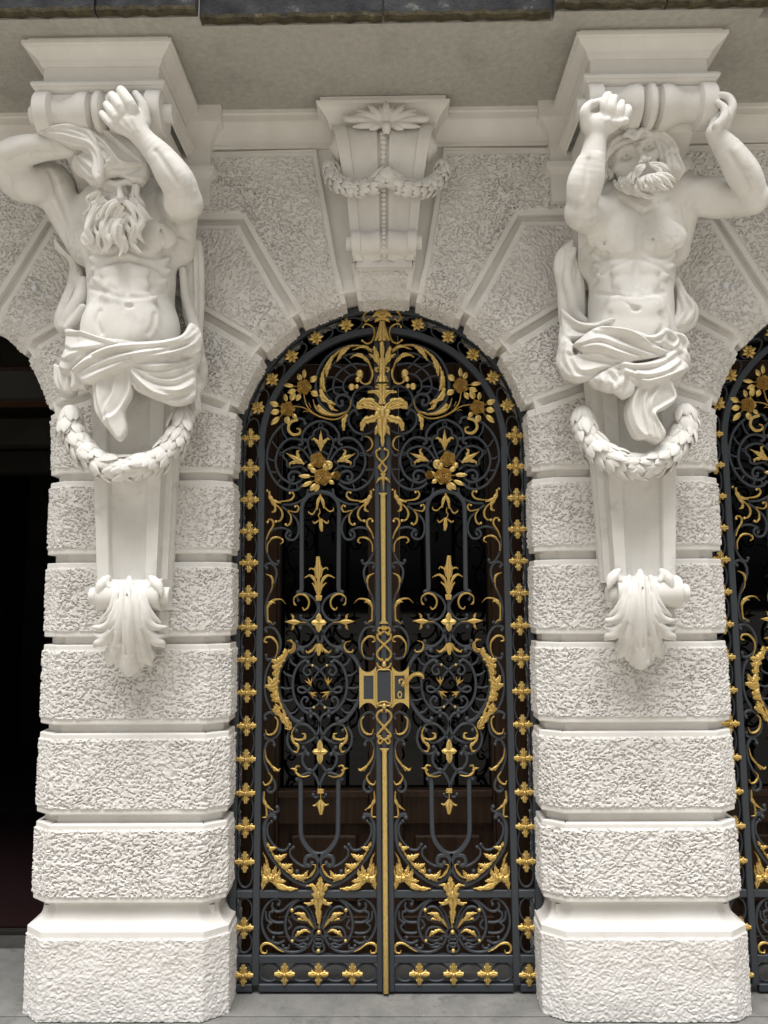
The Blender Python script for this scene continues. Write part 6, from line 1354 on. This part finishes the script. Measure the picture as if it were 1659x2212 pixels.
# ---------------------------------------------------------------- herm pedestals with scroll foot
def pedestal(t,xs,lab,side):
    """xs: survey centre, tiles"""
    top=Z('B' if t=='C' else 'Q',*( (845,1000) if t=='C' else (775,1000)),-.30); 
    if t=='C': cT,cB=-1.010,-1.000; zT,zB=2.62,1.655
    else: cT,cB=1.024,1.024; zT,zB=2.62,1.660
    r=empty('pedestal',(cB,-.25,zB),lab,'pedestal','tapering pedestals under the statues')
    def sec(c,w,yf):
        s=w*.42; q=w-s; out=[(c-w,-.19),(c-w,yf+.055),(c-w-.0+.0,yf+.05),(c-w+.004,yf)]
        out+=[(c-q-.004,yf),(c-q,yf+.004),(c-q+.004,yf+.024)]
        for a in np.linspace(-1,1,9): out.append((c+a*(q-.012),yf+.024+.012*math.sqrt(max(0,1-a*a))))
        out+=[(c+q-.004,yf+.024),(c+q,yf+.004),(c+q+.004,yf),(c+w-.004,yf),(c+w,yf+.05),(c+w,-.19)]
        return out
    mb=MB(); G=[]
    for i in range(9):
        q=i/8; z=zB+(zT-zB)*q; w=.118+(.160-.118)*q; yf=-.335-.045*q
        G.append([(x,y,z) for x,y in sec(cB+(cT-cB)*q,w,yf)])
    mb.grid(G); mb.build('shaft',M['statue'],r,smooth=True,angle=30)
    # side moulding visible on the gate side
    mb=MB()
    for s in(-1,1):
        G=[[(cB+(cT-cB)*q+s*(.118+.042*q+o),y-.045*q*.6,zB+(zT-zB)*q) for o,y in((-.002,-.285),(.022,-.275),(.024,-.262),(.014,-.255),(.014,-.235),(.026,-.228),(.026,-.19))] for q in np.linspace(0,1,5)]; mb.grid(G)
    mb.build('side_moulding',M['statue'],r,smooth=True,angle=30)
    # collar blocks below the drapery
    zc=2.455
    for s in(-1,1):
        v=Vol((cT+s*.105-.05,-.44,zc-.04),(cT+s*.105+.05,-.24,zc+.20),.005)
        mb=MB(); x0,x1=sorted((cT+s*.070,cT+s*.150)); n=8
        G=[[(x0,y,z),(x1,y,z)] for y,z in [(-.395-.022*math.sin(math.pi*i/n),zc-.03+.12*i/n) for i in range(n+1)]]
        G=[[(x0,-.30,zc-.03),(x1,-.30,zc-.03)]]+G+[[(x0,-.30,zc+.09),(x1,-.30,zc+.09)]]
        mb.grid(G); k=len(G)
        mb.add([g[0] for g in G],[tuple(range(k))]); mb.add([g[1] for g in G],[tuple(range(k-1,-1,-1))])
        mb.build('collar_block',M['statue'],r,smooth=True,angle=30)
    # scroll
    cS=(cB+ (.020 if t=='C' else .002)); zS=float(Z(t,0,905 if t=='C' else 885,-.36)[2]); yS=-.338
    mb=MB(); w=.124
    lathe_x(mb,[(cS-w,0),(cS-w,.060),(cS-w+.006,.064),(cS-w+.02,.062),(cS,.060),(cS+w-.02,.062),(cS+w-.006,.064),(cS+w,.060),(cS+w,0)],(0,yS,zS),32); mb.box(cS-w+.002,cS+w-.002,yS,-.19,zS-.061,zS+.061)
    n=12; G=[[(cS-w+.004+.012*q,yS-.060*math.cos(R(90*q))*(1-q*.55),zS-.05-.10*q) for _ in(0,)]+[(cS+w-.004-.012*q,yS-.060*math.cos(R(90*q))*(1-q*.55),zS-.05-.10*q)] for q in np.linspace(0,1,6)]
    mb.box(cS-w+.012,cS+w-.012,yS+.01,-.19,zS-.17,zS-.0615,.004)
    mb.build('scroll',M['statue'],r,smooth=True,angle=35)
    for s in(-1,1):
        mb=MB(); lathe_x(mb,[(cS+s*w,.034),(cS+s*(w+.028),.034),(cS+s*(w+.032),.030),(cS+s*(w+.032),0)],(0,yS-.008,zS-.004),24); mb.build('scroll_boss',M['statue'],r,smooth=True,angle=35)
    # acanthus leaf hanging from the scroll
    dx=0 if t=='C' else 143; dy=0 if t=='C' else -45
    a=Vol((cS-.17,-.50,zS-.33),(cS+.17,-.20,zS+.09),.0030); ax0=680
    F_=lambda pts,rr,k=.004,op=1:[a.chain([Z(t,(ax0+(x-ax0)*s)+dx,y+dy,Y) for x,y,Y in pts],rr,k,op,sm=5) for s in(1,-1)]
    a.chain([Z(t,ax0+dx,y+dy,Y) for y,Y in((790,-.36),(860,-.40),(950,-.412),(1060,-.408),(1180,-.385),(1290,-.355),(1370,-.33),(1395,-.30))],(.010,.022,.024,.026,.028,.028,.024),.010)
    F_([(655,830,-.375),(640,900,-.402),(628,1000,-.406),(618,1100,-.395),(600,1200,-.37),(590,1290,-.34)],(.010,.016,.017,.018,.016),.006)
    F_([(610,830,-.375),(590,900,-.395),(570,980,-.395),(530,1040,-.38),(480,1080,-.36)],(.010,.014,.015,.013,.006))
    F_([(600,880,-.39),(580,980,-.40),(560,1070,-.39),(510,1110,-.37),(440,1110,-.345)],(.010,.014,.016,.014,.006))
    F_([(610,950,-.395),(590,1060,-.395),(560,1140,-.375),(510,1170,-.355),(455,1160,-.335)],(.012,.015,.017,.016,.008))
    F_([(560,1130,-.37),(510,1200,-.35),(470,1215,-.335),(455,1235,-.32)],(.018,.020,.014,.007)); F_([(590,1100,-.38),(570,1180,-.355),(560,1250,-.33)],(.016,.020,.012)); F_([(590,1150,-.37),(600,1210,-.35),(595,1245,-.335)],(.012,.015,.008))
    F_([(610,1200,-.365),(590,1270,-.335),(560,1320,-.31),(540,1350,-.30)],(.018,.024,.018,.008)); F_([(620,1230,-.36),(610,1310,-.32),(600,1365,-.30)],(.018,.020,.009)); F_([(570,1230,-.34),(540,1290,-.31),(545,1320,-.30)],(.014,.016,.010))
    F_([(660,1290,-.35),(650,1360,-.32),(620,1395,-.30)],(.018,.022,.006)); 
    F_([(540,790,-.37),(500,830,-.385),(480,870,-.39),(470,900,-.392)],(.012,.020,.014,.006)); F_([(520,800,-.375),(550,850,-.385)],(.014,.010))
    a.ell(Z(t,ax0+10+dx,1385+dy,-.325),(.030,.026,.020),.01)
    for x in(0,):
        F_([(668,830,-.405),(662,950,-.435),(655,1080,-.432),(650,1200,-.41),(660,1290,-.38)],(.002,.0045,.0045,.003),.006,-1)
    F_([(630,850,-.395),(610,960,-.425),(590,1060,-.418),(550,1130,-.39)],(.002,.004,.003),.006,-1)
    F_([(585,900,-.41),(560,1000,-.41),(500,1060,-.385)],(.002,.0035,.002),.006,-1); F_([(600,1130,-.40),(570,1210,-.37)],(.003,.004),.006,-1); F_([(630,1230,-.385),(600,1310,-.345)],(.003,.004),.006,-1)
    a.build('acanthus_leaf',M['statue'],r)
    return r
pedestal('C',0,'tapering stone pedestal with leaf-wrapped scroll foot on the pier left of the closed gate','L')
pedestal('R',0,'tapering stone pedestal with leaf-wrapped scroll foot on the pier right of the closed gate','R')
# ---------------------------------------------------------------- laurel garlands
def laurel(mb,base,d,nrm,L_,w_,curlup=.3):
    d=d/np.linalg.norm(d); nrm=nrm-d*(nrm@d); nrm/=np.linalg.norm(nrm); s=np.cross(d,nrm); G=[]
    for i in range(8):
        q=i/7; ww=w_*.5*(math.sin(math.pi*min(1,.14+.84*q))**.62)*(1 if i<7 else .12); c=base+d*L_*q+nrm*L_*(.10*math.sin(q*2.4)+curlup*.25*q*q)
        G.append([tuple(c+s*ww*a+nrm*ww*(.42*(1-a*a))+nrm*(-.14*ww if a==0 else 0)) for a in(-1,-.66,-.33,0,.33,.66,1)]+[tuple(c-nrm*.004+s*ww*a) for a in(.6,-.6)])
    mb.grid(G,True)
def garland(path,lab,rad=.030,L_=.075,w_=.036,name='garland',cat='garland',group='laurel garlands',rows=7,seed=3,mid=.5,parent=None):
    rg=random.Random(seed); P=spl4(np.array(path),14); seg=np.r_[0,np.cumsum(np.linalg.norm(np.diff(P,axis=0),axis=1))]; Lt=seg[-1]
    mb=MB(); n=int(Lt/(L_*.42))
    tg=np.gradient(P,axis=0); tg/=np.linalg.norm(tg,axis=1)[:,None]
    G=[]
    for p,t_ in zip(P,tg):
        u=np.cross(t_,[0,1,0]); u/=np.linalg.norm(u); w2=np.cross(t_,u); G.append([tuple(p+rad*.8*(u*math.cos(a)+w2*math.sin(a))) for a in np.linspace(0,2*math.pi,9)[:-1]])
    mb.grid(G,True)
    for i in range(n+1):
        q=i/n; s=q*Lt; p=np.array([np.interp(s,seg,P[:,k]) for k in range(3)]); t_=np.array([np.interp(s,seg,tg[:,k]) for k in range(3)]); t_/=np.linalg.norm(t_)
        if q>mid: t_=-t_
        u=np.cross(t_,[0,1,0]); u/=np.linalg.norm(u); w2=np.cross(u,t_)
        if w2[1]>0:w2=-w2
        th=math.sin(math.pi*min(1,.25+min(q/mid,(1-q)/(1-mid))*.5))
        for k in range(rows):
            a=math.pi*(k+.5*(i%2)+rg.uniform(-.2,.2))/(rows-1)-.25
            nn_=u*math.cos(a)+w2*math.sin(a)
            ll=L_*rg.uniform(.75,1.2)
            laurel(mb,p+nn_*rad*(.45+.5*th),t_*1.+nn_*rg.uniform(.08,.34),nn_,ll,w_*rg.uniform(.85,1.2)*(.7+.3*th),rg.uniform(-.1,.3))
        if i%3==1:
            a=rg.uniform(.6,2.4); c=p+(u*math.cos(a)+w2*math.sin(a))*rad*1.35; mb.ball(c,.0085,5)
    o=mb.build(name,M['statue'],parent,smooth=True,angle=60)
    if parent is None: tag(o,lab,cat,group)
    return o
gpA=ZL('B',[(465,1170,-.40),(470,1280,-.41),(520,1400,-.425),(620,1510,-.44),(730,1550,-.445),(830,1560,-.445),(930,1545,-.445),(1050,1490,-.44),(1140,1390,-.425),(1185,1280,-.41),(1190,1180,-.40)])
garland(gpA,'leafy stone laurel garland hung across the pedestal below the hooded statue',.027,.082,.044,seed=3,rows=7)
gpB=ZL('Q',[(445,1170,-.40),(460,1280,-.41),(510,1390,-.425),(600,1480,-.44),(700,1530,-.445),(800,1545,-.445),(900,1530,-.445),(1000,1470,-.44),(1080,1370,-.425),(1115,1270,-.41),(1110,1160,-.40)])
garland(gpB,'leafy stone laurel garland hung across the pedestal below the statue that looks up',.027,.082,.044,seed=8,rows=7)
# ---------------------------------------------------------------- carved keystone bracket
ks=empty('keystone_bracket',(.02,-.2,3.3),'carved stone bracket with acanthus, beads and laurel swag on the keystone above the gate','bracket')
KC=.016
mb=MB(); prof=[(-.03,3.585)]+cyma(3.590,3.66,.0,.045,10,'cavetto')+[(.05,3.661),(.052,3.675)]+[(.036,3.677),(.036,ZS-.003)]
moulding(mb,KC-.228,KC+.228,-.300,-.15,prof); mb.box(KC-.226,KC+.226,-.298,-.15,3.58,3.69); mb.build('top_moulding',M['smooth'],ks,smooth=True,angle=35)
# S-curved body: profile y(z), half width w(z)
prof=[(3.60,-.300,.222),(3.575,-.330,.212),(3.53,-.352,.202),(3.48,-.358,.192),(3.43,-.345,.182),(3.38,-.318,.172),(3.335,-.292,.162),(3.29,-.275,.156),(3.23,-.262,.150),(3.16,-.258,.143),(3.145,-.262,.140),(3.135,-.285,.139),(3.115,-.302,.137),(3.085,-.308,.136),(3.06,-.300,.135),(3.045,-.285,.134),(3.040,-.255,.134),(3.033,-.25,.125),(3.02,-.245,.122)]
def ksec(y,w,z):
    pts=[(-1,.02+0),(-1,0),(-.74,0),(-.735,.006),(-.71,.010),(-.5,.012),(-.30,.002),(-.18,-.004),(-.13,-.003),(-.125,.010),(.125,.010),(.13,-.003),(.18,-.004),(.30,.002),(.5,.012),(.71,.010),(.735,.006),(.74,0),(1,0),(1,.02)]
    return [(KC-w,-.15,z)]+[(KC+a*w,y+b,z) for a,b in pts]+[(KC+w,-.15,z)]
P_=spl4(np.array(prof),3)
mb=MB(); mb.grid([ksec(y,w,z) for z,y,w in P_]); mb.box(KC-.118,KC+.118,-.238,-.15,2.995,3.030); mb.build('bracket_body',M['smooth'],ks,smooth=True,angle=28)
for s in(-1,1):
    mb=MB(); lathe_x(mb,[(KC+s*.185,.064),(KC+s*.200,.064),(KC+s*.200,.052),(KC+s*.210,.050),(KC+s*.210,.036),(KC+s*.218,.034),(KC+s*.218,.020),(KC+s*.226,.018),(KC+s*.226,0)],(0,-.285,3.50),24)
    mb.build('side_volute',M['smooth'],ks,smooth=True,angle=30)

for s in(-1,1):
    mb=MB(); lathe_x(mb,[(KC+s*.130,.030),(KC+s*.158,.030),(KC+s*.158,0)],(0,-.262,3.09),20); mb.build('volute_boss',M['smooth'],ks,smooth=True,angle=30)
for k in range(27):
    z=3.520-.0185*k
    if 3.335<z<3.385: continue
    y=float(np.interp(-z,[-p[0] for p in prof],[p[1] for p in prof])); r_=.0135-.00022*k
    mb=MB(); mb.ball((KC,y+.004,z),r_,6,(1.15,.9,1.)); mb.build('bead',M['smooth'],ks,smooth=True)
a=Vol((KC-.19,-.42,3.50),(KC+.19,-.26,3.72),.0030)
def KF(pts,rr,k=.004,op=1,both_=True):
    for s in((1,-1) if both_ else (1,)): a.chain([Z('K',865+(x-865)*s,y,Y) for x,y,Y in pts],rr,k,op,sm=5)
KF([(865,330,-.355),(865,270,-.372),(865,210,-.372),(862,172,-.36)],(.014,.020,.018,.006),both_=False)
KF([(850,300,-.36),(815,260,-.368),(775,220,-.365),(750,192,-.355)],(.012,.017,.014,.006)); KF([(840,310,-.36),(780,270,-.366),(720,245,-.36),(675,225,-.35)],(.012,.016,.014,.006)); KF([(845,300,-.36),(830,250,-.37),(825,205,-.365)],(.010,.012,.005))
KF([(830,315,-.36),(750,300,-.365),(680,285,-.36),(610,280,-.35),(592,262,-.345),(612,240,-.345)],(.012,.016,.015,.011,.006)); KF([(760,290,-.362),(700,262,-.36),(640,272,-.352)],(.012,.014,.008))
KF([(830,320,-.365),(770,320,-.37),(700,325,-.368),(650,330,-.36)],(.010,.013,.011,.005)); KF([(825,325,-.368),(790,335,-.372),(760,345,-.37)],(.009,.012,.006)); KF([(840,312,-.366),(865,330,-.385),(865,360,-.38),(865,390,-.37)],(.010,.018,.014,.006))
KF([(835,300,-.385),(770,262,-.388),(700,250,-.38)],(.002,.0035,.002),.005,-1); KF([(858,300,-.392),(855,230,-.392)],(.002,.003),.005,-1)
a.build('acanthus_leaf',M['smooth'],ks)
for s in(-1,1):
    pts=[(490,560,-.30),(510,650,-.315),(600,720,-.33),(700,735,-.345),(780,700,-.345),(860,650,-.345)] if s<0 else [(1235,560,-.30),(1215,650,-.315),(1130,720,-.33),(1020,735,-.345),(940,700,-.345),(870,650,-.345)]
    garland(ZL('K',pts),'',.020,.060,.032,name='laurel_swag',parent=ks,rows=6,seed=5+s,mid=.995)
mb=MB(); q=Z('K',862,655,-.36); mb.ball(q,.017,7,(.9,.8,1.3)); 
for s in(-1,1): mb.ball(q+np.array([s*.011,-.004,-.002]),.010,6,(.6,.8,1.8))
mb.build('tie',M['smooth'],ks,smooth=True)
for (px,py),lab in(((75,623),'small round white disc on the rough arch stone at the left edge'),((1566,618),'small round white disc on the rough arch stone right of the right statue')):
    c=U(px,py,-.213); mb=MB(); n=20
    mb.grid([[(c[0]+r_*math.cos(2*math.pi*j/n),y,c[2]+r_*math.sin(2*math.pi*j/n)) for j in range(n)] for r_,y in((.0001,-.224),(.009,-.224),(.0115,-.221),(.0115,-.19))],True)
    o=mb.build('survey_disc',M['disc']); tag(o,lab,'disc')
# ---------------------------------------------------------------- daylight
w=bpy.data.worlds.new('World'); S.world=w; w.use_nodes=True; nt=w.node_tree; N=nt.nodes; L=nt.links
bg=N['Background']; sky=N.new('ShaderNodeTexSky'); sky.sky_type='NISHITA'; sky.sun_disc=False
sky.sun_elevation=R(75); sky.sun_rotation=R(192); sky.dust_density=6; sky.air_density=1.; sky.ozone_density=.6
hs=N.new('ShaderNodeHueSaturation'); hs.inputs['Saturation'].default_value=.22
L.new(sky.outputs['Color'],hs.inputs['Color']); L.new(hs.outputs['Color'],bg.inputs['Color']); bg.inputs['Strength'].default_value=.066
sd=bpy.data.lights.new('sun','SUN'); sd.energy=4.9; sd.angle=R(52); sd.color=(1,.985,.965)
so=bpy.data.objects.new('sun',sd); COL.objects.link(so); so.rotation_euler=(R(15),0,R(-12))
S.view_settings.view_transform='Standard'; S.view_settings.look='None'; S.view_settings.exposure=.52; S.view_settings.gamma=1
S.cycles.max_bounces=6; S.cycles.diffuse_bounces=4
